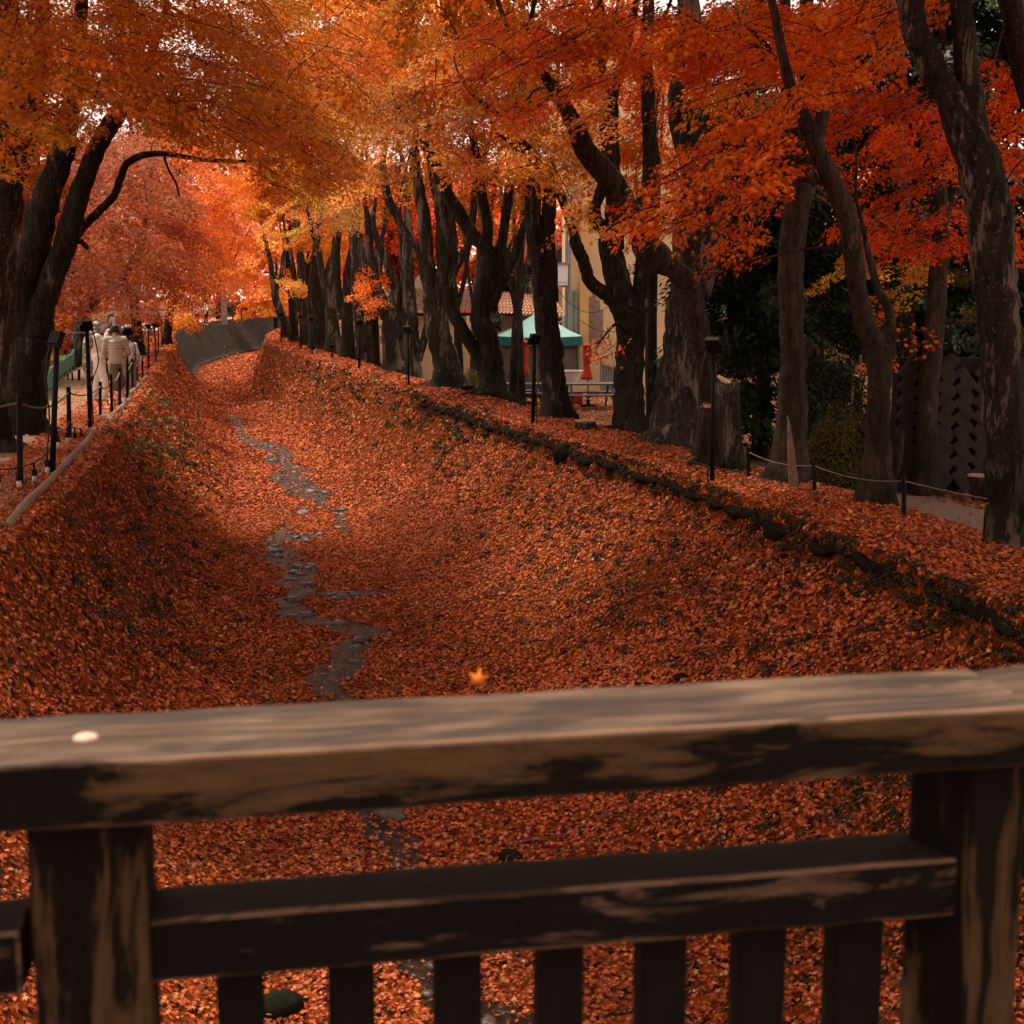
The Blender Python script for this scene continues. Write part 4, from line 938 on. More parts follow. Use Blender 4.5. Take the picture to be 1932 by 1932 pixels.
for i, (px, py, rx, rz, tint, lab) in enumerate([(125, 668, 1.6, 1.4, 'rust', 'low rust shrub behind the green net'), (150, 650, 1.5, 1.4, 'rust', 'rust shrub where the net fence ends'), (15, 668, 1.6, 1.5, 'yellow', 'yellow flowering shrub at the left edge behind the grey counter'),
        (110, 640, 1.6, 1.5, 'orange', 'orange yellow shrub under the thin wire'), (60, 645, 2.2, 1.6, 'rust', 'wide rust shrub behind the big black maple')]):
    shrub('low_shrub', lab, gpt(px, py), (rx, 1.1, rz), tint, 1800, .09, 'low shrubs left of the path')
for i, (x, y, z, r, tint, lab) in enumerate([(5.3, 21.6, -.7, (1.2, .9, 2.6), 'green', 'dark bush beside the pale cut stump'), (4.9, 20.5, -.6, (.6, .6, 1.2), 'olive', 'small olive bush right of the cut stump'), (6.8, 23.4, -.7, (1.4, .9, 1.5), 'green', 'dark bush below the blue corrugated roof'),
        (8.6, 21.4, -.6, (.9, .7, .7), 'green', 'dark bush at the foot of the block wall'), (5.0, 26.0, -.7, (2.2, 1.2, 3.6), 'green', 'tall dark bush behind the elbow maple'), (-1.0, 38.5, -.9, (.9, .8, 1.3), 'olive', 'olive bush between the two mossy maples')]):
    shrub('bush', lab, (x, y, gz(x, y)), r, tint, 9000, .028, 'bushes behind the right row', M_GREEN if tint == 'green' else M_LEAF)

# far-off wood, one mass
def wood(n, x0, x1, y0, y1, hmax, size, pals):
    x = rng.uniform(x0, x1, n); y = rng.uniform(y0, y1, n)
    top = hmax*(.7+.3*np.sin(x*.21+1)*np.sin(x*.077)+.12*np.sin(x*.9)); z = top*rng.random(n)**.8
    out = []
    k = (np.floor(x/6).astype(int)) % len(pals)
    for i, p in enumerate(pals):
        s = k == i; m = int(s.sum()); out.append(leaves(np.c_[x, y, z][s], rng.normal(0, 1, (m, 3)), unit(rng.normal(0, .7, (m, 3))+[0, -.5, .7]), size*rng.uniform(.7, 1.4, m), pick(PAL[p], m), 0))
    return out
tag(leaf_object('far_wood', wood(52000, -120, 60, 200, 225, 26, .55, ['pink', 'orange', 'pink', 'redor', 'pink']) + wood(16000, -75, -26, 70, 85, 11, .28, ['orange', 'rust', 'redor']) + wood(14000, 8, 40, 60, 72, 10, .28, ['green', 'olive', 'rust']), M_LEAF), kind='stuff')
# ================================================================ WOODEN RAILING OF THE FOOTBRIDGE
def peeling(name, axis, bare, paint, amt=.5, sc=1.0):
    m, t, b = mat(name)
    s = {'x': (2.2*sc, 14*sc, 14*sc), 'z': (14*sc, 14*sc, 2.4*sc)}[axis]
    v = vec(t, 'Object', s)
    n = noise(t, 1.6, 8, .72, v, .6); g = noise(t, 9, 6, .7, v); big = noise(t, .55, 3, .5, v, .3)
    wood = ramp(t, g, [(.3, tuple(c*.6 for c in bare)), (.7, bare)])
    mx = t.nodes.new('ShaderNodeMix'); mx.data_type = 'FLOAT'; mx.inputs[0].default_value = .42; t.links.new(n, mx.inputs[2]); t.links.new(big, mx.inputs[3])
    k = ramp(t, mx.outputs[0], [(amt-.02, (0, 0, 0)), (amt+.015, (.75, .75, .75)), (amt+.07, (1, 1, 1))])
    dark = ramp(t, g, [(.3, paint), (.75, tuple(c*1.7 for c in paint))])
    t.links.new(mixc(t, k, dark, wood), b.inputs['Base Color']); b.inputs['Roughness'].default_value = .75; b.inputs['Specular IOR Level'].default_value = .1
    bump(t, b, mx.outputs[0], .4, .004)
    return m
M_TOP, t_, b_ = mat('bare_top_wood')
v_ = vec(t_, 'Object', (1.6, 12, 12)); n_ = noise(t_, 2.4, 6, .62, v_, .4); n2_ = noise(t_, 3.2, 6, .7, vec(t_, 'Object', (.9, 5, 5)), .5)
c_ = ramp(t_, n_, [(.28, (.022, .015, .011)), (.46, (.075, .049, .034)), (.68, (.17, .112, .08))])
c_ = mixc(t_, ramp(t_, n2_, [(.47, (0, 0, 0)), (.60, (.85, .85, .85))]), c_, (.030, .022, .018))
t_.links.new(c_, b_.inputs['Base Color']); b_.inputs['Roughness'].default_value = .75; b_.inputs['Specular IOR Level'].default_value = .15
bump(t_, b_, n_, .35, .004)
M_SIDE = peeling('worn_side_paint', 'x', (.13, .085, .042), (.006, .005, .004), .505)
M_MID = peeling('dark_worn_paint', 'x', (.17, .115, .085), (.006, .0055, .005), .575)
M_POST = peeling('worn_post_paint', 'z', (.11, .065, .033), (.006, .005, .004), .53, .8)
M_BAL = peeling('baluster_paint', 'z', (.10, .06, .035), (.007, .006, .005), .63)
M_EDGE = peeling('worn_edge', 'x', (.24, .155, .105), (.03, .022, .016), .50)
M_MIDTOP = plain('rail_upper_paint', (.018, .015, .012), .8, .3, 20, spec=.15)
ZT = CAMZ-.60
A0 = onz(0, 1447, ZT); A1 = onz(1900, 1337, ZT); B0 = onz(0, 1355, ZT)
d_ = Vector(A1-A0); d_.normalize(); n_back = Vector((-d_.y, d_.x, 0))
wtop = abs((Vector(B0)-Vector(A0)).dot(n_back))
ROT = math.atan2(d_.y, d_.x)
rail = empty('wooden_railing', (A0+A1)/2*[1, 1, 0]+[0, 0, .62], 'weathered wooden bridge railing in the foreground with flaking dark paint', 'railing', rotz=ROT)
def rail_obj(name, size, centre, mats, rotz=ROT, topmat=True, bevel=.006, seg=1):
    """a timber: local x along the rail; upper face gets slot 1; ends inset"""
    me = bpy.data.meshes.new(name); mb = MB(); n = max(1, seg)
    sx, sy, sz = size
    r_ = np.random.default_rng(int(abs(centre[0])*1000)+n)
    V = []
    for i in range(n+1):
        x = -sx/2+sx*i/n; j = r_.normal(0, .0008, 4) if n > 1 else [0]*4
        V += [(x, -sy/2+j[0], -sz/2+j[1]), (x, sy/2, -sz/2+j[1]), (x, sy/2+j[2], sz/2+j[3]), (x, -sy/2+j[0], sz/2+j[3])]
    Fs, mi = [], []
    for i in range(n):
        a = i*4; b = a+4
        for q, m_ in (((0, 1), 0), ((1, 2), 0), ((2, 3), 1), ((3, 0), 0)):
            Fs.append((a+q[0], a+q[1], b+q[1], b+q[0])); mi.append(m_)
    Fs += [(0, 3, 2, 1), (n*4, n*4+1, n*4+2, n*4+3)]; mi += [0, 0]
    me.from_pydata(V, [], Fs); me.materials.append(mats[0]); me.materials.append(mats[1]); me.materials.append(mats[2] if len(mats) > 2 else mats[0]); me.polygons.foreach_set('material_index', mi); me.update()
    o = bpy.data.objects.new(name, me); C.objects.link(o); o.location = Vector(centre); o.rotation_euler = (0, 0, rotz)
    o.parent = rail; o.matrix_parent_inverse = rail.matrix_world.inverted()
    if bevel:
        bb = o.modifiers.new('bevel', 'BEVEL'); bb.width = bevel; bb.segments = 2; bb.limit_method = 'ANGLE'; bb.angle_limit = R(50); bb.material = 2
    return o
HT = .092
mid_back = Vector(A0)+n_back*wtop/2
def along(px, py_guess, off):   # distance along the rail where the picture column px crosses the line at offset off behind the front edge
    base = Vector(A0)+n_back*off
    u = (px-966)/F
    # x/(depth) = u, depth = y*cp - (z-CAMZ)*sp... with z at given height handled by iteration
    best = None
    for z in [py_guess]:
        lo, hi = -3.0, 5.0
        for _ in range(50):
            m = (lo+hi)/2; p = base+d_*m; dep = p.y*cp-(z-CAMZ)*sp; val = p.x/dep-u
            if val < 0: lo = m
            else: hi = m
    return m
L_end = along(1895, ZT, wtop/2); S0 = -1.1
ce = mid_back+d_*((S0+L_end)/2)
top = rail_obj('top_rail', (L_end-S0, wtop, HT), (ce.x, ce.y, ZT-HT/2), (M_SIDE, M_TOP, M_EDGE), seg=24)
# second stretch turning away at the corner post
TURN = ROT+R(15); d2 = Vector((math.cos(TURN), math.sin(TURN), 0)); corner = mid_back+d_*L_end
c2_ = corner+d2*1.16+Vector((0, 0, 0))
rail_obj('top_rail', (2.4, wtop*.97, HT*.97), (c2_.x, c2_.y, ZT-HT/2-.003), (M_SIDE, M_TOP, M_EDGE), TURN, seg=8)
# middle rail
zmid = at(966, 1654, (mid_back+d_*along(966, 1.3, wtop/2-.055)).y-.0)[2]
pf = mid_back+d_*along(1000, zmid, wtop/2-.05)
HM = .093; WM = .115
Lm0 = along(292, zmid, wtop/2)-.02; Lm1 = along(1790, zmid, wtop/2)
cm = mid_back+d_*((Lm0+Lm1)/2)
rail_obj('middle_rail', (Lm1-Lm0, WM, HM), (cm.x, cm.y, zmid-HM/2), (M_MID, M_MIDTOP, M_EDGE), seg=16)
cm = mid_back+d_*((S0+along(50, zmid, wtop/2))/2); rail_obj('middle_rail', (along(50, zmid, wtop/2)-S0, WM, HM), (cm.x, cm.y, zmid-HM/2), (M_MID, M_MIDTOP, M_EDGE), seg=4)
cm = corner+d2*1.24; rail_obj('middle_rail', (2.3, WM, HM), (cm.x, cm.y, zmid-HM/2-.004), (M_MID, M_MIDTOP, M_EDGE), TURN)
ZB = .66
# posts
s0 = along(68, 1.3, wtop/2-.085); s1 = along(287, 1.3, wtop/2-.085); wp = s1-s0; cpst = mid_back+d_*((s0+s1)/2)
rail_obj('post', (wp, .15, ZT-HT-ZB-.002), (cpst.x, cpst.y, (ZT-HT+ZB)/2), (M_POST, M_POST, M_POST), bevel=.008)
s2 = along(1812, 1.3, wtop/2); cr = mid_back+d_*s2+d2*.0; 
rail_obj('post', (.125, .125, ZT-HT-ZB-.004), (cr.x, cr.y, (ZT-HT+ZB)/2), (M_POST, M_POST, M_POST), ROT+R(21), bevel=.006)
cr2 = corner+d2*2.27; rail_obj('post', (.12, .12, ZT-HT-ZB-.006), (cr2.x, cr2.y, (ZT-HT+ZB)/2), (M_POST, M_POST, M_POST), TURN, bevel=.006)
for k, (a, b) in enumerate([(420, 508), (628, 713), (826, 911), (1018, 1100), (1208, 1291), (1390, 1475), (1568, 1655), (-160, -70), (-380, -290)]):
    zz = 1.05; o_ = wtop/2-.028
    p0, p1 = along(a, zz, o_), along(b, zz, o_); c_b = mid_back+d_*((p0+p1)/2)
    rail_obj('baluster', (p1-p0, .055, zmid-HM-ZB-.05), (c_b.x, c_b.y, (zmid-HM+ZB+.05)/2-.001), (M_BAL, M_BAL), bevel=.003)
for k in range(11):
    q = corner+d2*(.16+.185*k); rail_obj('baluster', (.06, .055, zmid-HM-ZB-.05), (q.x, q.y, (zmid-HM+ZB+.05)/2-.003), (M_BAL, M_BAL), TURN, bevel=.003)
cm = mid_back+d_*((S0+L_end)/2); rail_obj('bottom_rail', (L_end-S0, .1, .08), (cm.x, cm.y, ZB+.012), (M_MID, M_MIDTOP, M_EDGE))
# wooden plugs on the top
M_PLUG = plain('pale_plug', (.5, .38, .31), .6, .1)
for px, py in ((162, 1396),):
    q = onz(px, py, ZT); mb = MB(); mb.lathe((q[0], q[1], ZT-.004), [(.017, 0), (.017, .008), (.013, .011), (.005, .012)], 14)
    mb.build('plug', M_PLUG if px < 900 else plain('dull_plug', (.26, .19, .15), .6, .1), rail, smooth=True)
# maple leaf lying upright on the rail
q = onz(903, 1306, ZT)
lf = leaf_object('maple_leaf', [leaves(np.array([[q[0], q[1]-.012, ZT+.022]]), np.array([[.15, .1, 1.0]]), np.array([[.1, -1.0, .35]]), np.array([.021]), np.array([[.6, .16, .02]]), 5)], M_LITTER)
sol = lf.modifiers.new('thick', 'SOLIDIFY'); sol.thickness = .001
tag(lf, 'single bright orange maple leaf standing on the wooden top rail', 'leaf')
# bridge deck under the viewer
M_DECK = peeling('deck_boards', 'x', (.16, .11, .08), (.03, .024, .02), .5)
mb = MB()
for k in range(15):
    c = Vector(A0)+d_*.6-n_back*(.02+k*.145-.20); mb.box((c.x, c.y, ZB-.05), (5.0, .138, .045), Matrix.Rotation(ROT, 3, 'Z'))
o = mb.build('bridge_deck', M_DECK); tag(o, kind='structure')
# ================================================================ LAMPS, ROPE FENCES
M_BLACK = plain('black_paint', (.007, .0065, .006), .6, .3, 8, spec=.12)
M_LENS = plain('lamp_glass', (.30, .28, .26), .15, .1, spec=.6, bmp=0)
M_ROPE = plain('rope', (.17, .12, .085), .95, .3, 60)
M_CABLE = plain('black_cable', (.012, .012, .012), .6, .1, bmp=0)
M_BULB = plain('bulb_glass', (.42, .38, .34), .2, .05, spec=.6, bmp=0)
def ground_at(px, py, z0=0.0):
    q = hit(px, py)
    return np.array([q[0], q[1], gz(q[0], q[1])])
def lamp(base, headtop, wpx, label, group, big=True, tilt=0.0, side=1, face=1):
    b = ground_at(*base) if len(base) == 2 else np.array(base)
    Y = b[1]; h = at(*headtop, Y); r = max(.018, wpx*.55*Y/F/2)
    root = empty('floodlight_post', b, label, 'lamp', group)
    H = h[2]-b[2]; hs = .165 if big else .13
    hs = min(hs, H*.22)
    topp = np.array([h[0], Y, h[2]-hs*.9])
    mb = MB(); mb.tube(np.array([b+[0, 0, -.15], b*.5+topp*.5+[.004, 0, 0], topp]), [r, r*.97, r*.93], 10); mb.build('pole', M_BLACK, root, smooth=True)
    # head: a shallow box with fins, bracket and glass
    c = topp+[0, 0, hs*.5]; m = Matrix.Rotation(side*R(28)+(0 if face < 0 else R(180)), 3, 'Z') @ Matrix.Rotation(R(-28), 3, 'X')
    mb = MB(); mb.box(c, (hs*1.05, hs*.5, hs*1.05), m)
    for k in range(5): mb.box(Vector(c)+m @ Vector((0, hs*.24, (-.32+.16*k)*hs)), (hs*.9, hs*.12, hs*.05), m)
    hd = mb.build('lamp_head', M_BLACK, root, bevel=.012)
    mb = MB(); mb.box(Vector(c)+m @ Vector((0, -hs*.2, 0)), (hs*.86, hs*.02, hs*.62), m); mb.build('lens', M_LENS, hd) if False else None
    g_ = MB(); g_.box(Vector(c)+m @ Vector((0, -hs*.205, 0)), (hs*.86, hs*.02, hs*.62), m)
    go = g_.build('glass', M_LENS, root)
    mb = MB(); s_ = hs*.58
    P = [Vector(c)+m @ Vector((-s_, 0, 0)), Vector(c)+m @ Vector((-s_, 0, -hs*.62)), Vector(c)+m @ Vector((s_, 0, -hs*.62)), Vector(c)+m @ Vector((s_, 0, 0))]
    for a_, b_ in zip(P[:-1], P[1:]): mb.beam(a_, b_, .03, .03)
    mb.build('bracket', M_BLACK, root)
    mb = MB(); Q = smooth_path(np.array([c+[side*hs*.3, .05, 0], topp+[side*(r+.09), 0, -.15], topp+[side*(r+.13), 0, -H*.3], b*.55+topp*.45+[side*(r+.02), 0, 0], b+[side*(r+.03), -.02, .02]]), 6)
    mb.tube(Q, .011, 6); mb.build('cable', M_CABLE, root, smooth=True)
    return root
GL = 'floodlight posts on the left bank'; GR = 'floodlight posts on the right bank'
lamp((97, 897), (106, 628), 20, 'nearest left floodlight post, its head over the black maple trunk', GL, side=-1, face=-1)
lamp((170, 812), (163, 605), 15, 'floodlight post with a round dark head, left of the hooded walker', GL, side=1)
lamp((239, 757), (240, 618), 9, 'floodlight post whose head hides the beige jacket walker\'s head', GL, side=1)
for k, (bx, by, tx, ty, lab) in enumerate([(281, 698, 279, 612, 'first slim floodlight post past the people'), (295, 685, 291, 610, 'second slim floodlight post past the people'), (299, 672, 298, 609, 'third slim floodlight post past the people'), (307, 657, 304, 606, 'fourth slim floodlight post past the people'), (317, 643, 316, 603, 'fifth slim floodlight post past the people, by the yellow bush'), (323, 636, 321, 602, 'last slim floodlight post before the yellow bush')]):
    lamp((bx, by), (tx, ty), 5.5-.4*k, lab, GL, big=False, side=-1)
for k, (bx, by, tx, ty, w, lab) in enumerate([(1344, 912, 1346, 640, 17, 'tall floodlight post right before the cut stump'), (1005, 803, 1008, 632, 15, 'floodlight post in front of the tent and its tree'), (771, 730, 769, 616, 8, 'floodlight post with a square head beside the pale slender trunk'),
        (677, 697, 679, 604, 8, 'floodlight post before the row of slim trunks'), (590, 670, 586, 598, 5, 'small floodlight post with a pale top by the slim trunks'), (567, 661, 566, 594, 5, 'thin floodlight post near the end of the grey wall'), (531, 647, 530, 590, 4, 'furthest right floodlight post beside the grey wall'), (626, 678, 626, 650, 6, 'very short lamp stub at the foot of the slim trunks')]):
    lamp((bx, by), (tx, ty), w, lab, GR, big=k < 3, side=1 if k % 2 else -1)
def fpost(base, top, wpx, label, group, z0=0.0, name='fence_post'):
    b = ground_at(*base, z0) if len(base) == 2 else np.array(base); t = at(*top, b[1]); r = wpx*.58*b[1]/F/2
    mb = MB(); mb.tube(np.array([b+[0, 0, -.1], (b+t)/2, t-[0, 0, .012], t]), [r, r, r, r*.85], 9, lump=.02)
    mb.tube(np.array([t-[0, 0, .10], t-[0, 0, .085]]), [r*1.12, r*1.12], 9)
    tag(mb.build(name, M_BLACK, smooth=False), label, 'post', group); return b, t
FL = 'black rope fence posts on the left bank'; FR = 'black rope fence posts on the right'
left_posts = []
for bx, by, tx, ty, w, lab in [(38, 918, 36, 746, 20, 'nearest thick black fence post at the lower left edge'), (131, 829, 129, 730, 15, 'black fence post between the two nearest floodlights'), (189, 787, 189, 720, 11, 'black fence post in front of the white trousers'), (211, 782, 209, 706, 10, 'black fence post in front of the walker\'s brown skirt'), (226, 767, 225, 694, 9.5, 'black fence post at the right of the brown skirt'),
        (250, 738, 249, 677, 8, 'black fence post right of the beige jacket'), (259, 723, 258, 683, 7, 'short thin fence post after the beige jacket walker'), (269, 712, 268, 665, 7, 'thin fence post next to the root\'s far end')]:
    left_posts.append(fpost((bx, by), (tx, ty), w, lab, FL))
for bx, by, tx, ty, w, lab in [(149, 719, 149, 697, 9, 'thick short post on the inner edge of the path'), (137, 719, 136, 702, 6, 'small short post on the inner edge of the path'), (128, 719, 128, 706, 5, 'smallest stub post on the inner edge of the path'), (173, 720, 173, 690, 6, 'inner path post just left of the white trousers'), (2, 775, 1, 690, 9, 'fence post cut by the left picture edge')]:
    fpost((bx, by), (tx, ty), w, lab, 'short posts along the path\'s inner edge')
right_posts = []
for bx, by, tx, ty, w, lab in [(1412, 903, 1412, 845, 13, 'right rope post beside the stump roots'), (1537, 932, 1536, 870, 14, 'right rope post between the straight and the slim maple'), (1706, 980, 1705, 898, 16, 'nearest right rope post on the gravel edge'), (1900, 1030, 1900, 935, 18, 'right rope post hidden behind the thickest maple')][:3]:
    right_posts.append(fpost((bx, by), (tx, ty), w, lab, FR, -.4))
def rope(pts, r, name, m, label, cat, sag=.12, group=None):
    mb = MB(); pts = [np.array(p) for p in pts]; P = []
    for a, b in zip(pts[:-1], pts[1:]):
        for t in np.linspace(0, 1, 8, endpoint=False): P.append(a+(b-a)*t-np.array([0, 0, sag*4*t*(1-t)]))
    P.append(pts[-1]); mb.tube(np.array(P), r, 6); return tag(mb.build(name, m, smooth=True), label, cat, group)
lp = [t-np.array([0, 0, .09]) for b, t in left_posts]
rope([lp[0]+[-2.2, -3.5, .1], lp[0], lp[1]], .014, 'fence_rope', M_ROPE, 'brown rope sagging between the two nearest left fence posts', 'rope', .14, 'fence ropes')
rope(lp[1:], .014, 'fence_rope', M_ROPE, 'brown rope running along the far left posts past the people', 'rope', .10, 'fence ropes')
rp = [t-np.array([0, 0, .05]) for b, t in right_posts]
rope(rp+[rp[2]+[1.7, -2.2, -.05]], .006, 'fence_rope', plain('pale_rope', (.16, .13, .11), .9, .2), 'pale thin rope strung along the right rope posts', 'rope', .06, 'fence ropes')
def string_lights(pts, bulbs, label, group, sag=.05):
    root = empty('string_lights', pts[0], label, 'string lights', group)
    mb = MB(); P = []
    for a, b in zip(pts[:-1], pts[1:]):
        for t in np.linspace(0, 1, 8, endpoint=False): P.append(a+(b-a)*t-np.array([0, 0, sag*4*t*(1-t)]))
    P.append(pts[-1]); P = np.array(P); mb.tube(P, .009, 6); mb.build('cable', M_CABLE, root, smooth=True)
    for f in bulbs:
        i = f*(len(P)-1); j = int(i); q = P[j]+(P[min(j+1, len(P)-1)]-P[j])*(i-j)
        mb = MB(); mb.lathe(q+[0, 0, -.16], [(.014, .16), (.014, .08), (.034, .075), (.034, 0)], 10, 0); so_ = mb.build('socket', M_BLACK, root)
        mb = MB(); mb.lathe(q+[0, 0, -.27], [(.004, 0), (.026, .015), (.036, .05), (.030, .085), (.022, .11)], 12, 0); mb.build('bulb', M_BULB, root, smooth=True)
zb = lambda px, py, Y: at(px, py, Y)
string_lights([zb(-30, 875, 16.0), zb(37, 880, 16.2), zb(100, 845, 17.6)], [.18, .48, .70, .90], 'string of pale bulbs hanging low between the nearest left posts', 'string lights on the fences')
string_lights([zb(100, 800, 19.5), zb(115, 812, 20), zb(131, 795, 21.5), zb(150, 808, 22), zb(168, 790, 22.5)], [.12, .42, .62, .78], 'string of dark bulb sockets between the first two left floodlights', 'string lights on the fences')
string_lights([rp[1]-[0, 0, .28], rp[2]-[0, 0, .38], rp[2]+[1.7, -2.2, -.40]], [.16, .36, .62, .85], 'string of small bulbs hanging between the nearest right rope posts', 'string lights on the fences', .04)
string_lights([rp[0]+[-.7, 1.2, -.2], rp[0]-[0, 0, .25], rp[1]-[0, 0, .28]], [.2, .72], 'string of small bulbs hanging near the stump roots', 'string lights on the fences', .04)

# green net fence on the left
M_NET, t_, b_ = mat('green_net'); b_.inputs['Roughness'].default_value = .7
n_ = noise(t_, 6, 4, .6, vec(t_, 'Object', (1, 1, 3))); t_.links.new(ramp(t_, n_, [(.3, (.015, .13, .105)), (.7, (.05, .26, .21))]), b_.inputs['Base Color'])
pb = [(82, 757), (108, 719), (123, 707), (137, 697), (149, 686), (165, 672)]; pt = [(82, 694), (108, 677), (123, 667), (137, 657), (149, 648), (165, 636)]
root = empty('net_fence', onz(108, 719), 'low teal green net fence on thin black posts along the left of the path', 'net fence')
P = []
for b, t in zip(pb, pt):
    q = onz(*b); P.append((q, at(*t, q[1])))
mb = MB(); k = 0
for (q0, t0), (q1, t1) in zip(P[:-1], P[1:]):
    for s in np.linspace(0, 1, 7)[:-1] if q1 is not P[-1][0] else np.linspace(0, 1, 7):
        sg = .12*4*s*(1-s)
        for z in np.linspace(0, 1, 5):
            b = q0*(1-s)+q1*s; t = t0*(1-s)+t1*s-[0, 0, sg]; p = b*(1-z)+t*z+[.05*math.sin(9*s+k+4*z), .05*math.cos(7*s+z), 0]; mb.v.append(tuple(p))
        k += 1
for i in range(k-1):
    for z in range(4): a = i*5+z; mb.f.append((a, a+1, a+6, a+5)); mb.m.append(0)
net = mb.build('net', M_NET, root, smooth=True); sol = net.modifiers.new('t', 'SOLIDIFY'); sol.thickness = .006
for q, t in P:
    mb = MB(); mb.tube(np.array([q+[0, -.03, -.1], t+[0, -.03, .12]]), .03, 8); mb.build('post', M_BLACK, root)
a, b = onz(88, 722), onz(132, 692); mb = MB(); mb.beam(a+[0, -.1, .30], b+[0, -.1, .30], .03, .05)
mb.build('pale_bar', plain('pale_bar', (.45, .4, .3), .7), root)
# thin wire across the left background, and grey counter at the edge
mb = MB(); mb.tube(np.array([at(-60, 624, 40), at(60, 625, 40), at(165, 628, 40)]), .012, 6); tag(mb.build('wire', plain('pale_wire', (.45, .42, .4), .5), smooth=True), 'thin pale wire stretched behind the big black maple trunk', 'wire')
M_GREY = plain('grey_board', (.16, .15, .145), .7, .15, 4)
c = onz(2, 775); Yc = 29.0
root = empty('counter', (at(-10, 700, Yc)[0], Yc, 0), 'grey counter with a slatted front at the left picture edge', 'counter')
mb = MB(); x1 = at(37, 660, Yc)[0]; mb.box((x1-1.1, Yc+.4, at(0, 664, Yc)[2]-.04), (2.2, .9, .08)); mb.build('counter_top', M_GREY, root, bevel=.01)
mb = MB(); zt = at(0, 664, Yc)[2]-.09
for k in range(3): mb.box((x1-1.1, Yc+.12, zt-.16-k*.31), (2.05, .04, .28))
mb.build('front_panel', plain('dark_board', (.07, .065, .06), .8), root)
for s in (.12, 2.05):
    mb = MB(); mb.box((x1-s, Yc+.18, zt/2), (.08, .08, zt)); mb.build('leg', M_GREY, root)
# low path kerb ring round the big maple
P = [ground_at(px, py) for px, py in [(110, 812), (118, 820), (140, 822), (158, 818), (168, 808), (172, 796)]]
mb = MB(); mb.tube(smooth_path(np.array(P)+[0, 0, .012], 4), .025, 7); tag(mb.build('hose', M_CABLE, smooth=True), 'black hose curving round the bare earth patch under the left floodlight', 'hose')

# ================================================================ STUMPS AND LOOSE TIMBER ON THE RIGHT
M_CUT = plain('cut_wood', (.34, .20, .11), .85, .25, 5)
def stump(base, top, wb, wt, label, tilt=(0, 0), z0=0, roots=True, mats=None, group='cut stumps', name='stump'):
    b = ground_at(*base, z0); Y = b[1]; t = at(*top, Y); r0, r1 = wb*Y/F/2, wt*Y/F/2
    root = empty(name, b, label, 'stump', group); H = t[2]-b[2]
    mb = MB(); n = 14; P = np.array([b+[0, 0, -.1], b+[0, 0, H*.12], b*.6+t*.4, t]); mb.tube(smooth_path(P, 4), np.linspace(1, 1, 13)*np.interp(np.linspace(0, 1, 13), [0, .2, .5, 1], [r0*1.25, r0, (r0+r1)/2, r1]), n, lump=.13, seed=int(base[0]))
    if roots:
        for k in range(4):
            a = -1.2+k*1.3; e = b+[math.cos(a)*r0*2.1, -abs(math.sin(a))*r0*1.5, 0]; e[2] = gz(e[0], e[1])-.03
            mb.tube(smooth_path([b+[0, 0, H*.25], (b+e)/2+[0, 0, .10], e], 4), np.linspace(r0*.5, r0*.12, 9), 8, lump=.1, seed=k)
    mb.build('trunk', mats or BARK_G, root, smooth=True)
    mb = MB(); mb.tube(np.array([t+[0, 0, -.004], t+[tilt[0], tilt[1], .02]]), [r1*.9, r1*.86], n, lump=.1, seed=int(base[0])); mb.build('cut_face', M_CUT, root)
    return b, t, r1
b, t, r1 = stump((1342, 880), (1346, 768), 62, 56, 'cut maple stump with fallen leaves on its flat top, behind the tall floodlight', mats=BARK_B)
n = 40; a = rng.random(n)*6.28; rr = r1*.8*np.sqrt(rng.random(n))
tag(leaf_object('leaf_pile', [leaves(np.c_[t[0]+rr*np.cos(a), t[1]+rr*np.sin(a), np.full(n, t[2]+.035)+rng.random(n)*.02], rng.normal(0, 1, (n, 3)), unit(rng.normal(0, .3, (n, 3))+[0, 0, 1]), np.full(n, .04), pick(LIT, n), 3)], M_LITTER), kind='stuff')
stump((1382, 890), (1372, 722), 44, 48, 'taller slanted pale cut stump right behind the leafy topped one', (.014, -.004))
stump((1858, 942), (1848, 898), 50, 46, 'low pale cut log standing on the gravel at the far right', z0=-.5, roots=False, mats=BARK_B)
stump((1885, 946), (1880, 912), 44, 40, 'smaller cut log partly behind the thickest maple', z0=-.5, roots=False, mats=BARK_B)
stump((1105, 812), (1105, 795), 46, 44, 'very low dark cut stump on the leafy yard before the bench', z0=-.9, roots=False)
# leaning broken plank
b = ground_at(1494, 922); t = at(1487, 782, b[1]+.1); mb = MB()
V = [b+[-.05, -.12, 0], b+[.06, -.12, 0], b+[.06, -.07, 0], b+[-.05, -.07, 0]]; m1 = b*.45+t*.55; V += [m1+[-.04, -.1, 0], m1+[.035, -.1, 0], m1+[.035, -.05, 0], m1+[-.04, -.05, 0]]; V += [t+[-.02, -.08, 0], t+[.008, -.08, -.1], t+[.008, -.04, -.1], t+[-.02, -.04, 0]]
mb.add(V, [(0, 1, 5, 4), (1, 2, 6, 5), (2, 3, 7, 6), (3, 0, 4, 7), (4, 5, 9, 8), (5, 6, 10, 9), (6, 7, 11, 10), (7, 4, 8, 11), (8, 9, 10, 11), (3, 2, 1, 0)])
tag(mb.build('plank', plain('split_plank', (.15, .10, .07), .85, .3, 10), bevel=.004), 'pale splintered plank leaning upright against the straight dark maple', 'plank')
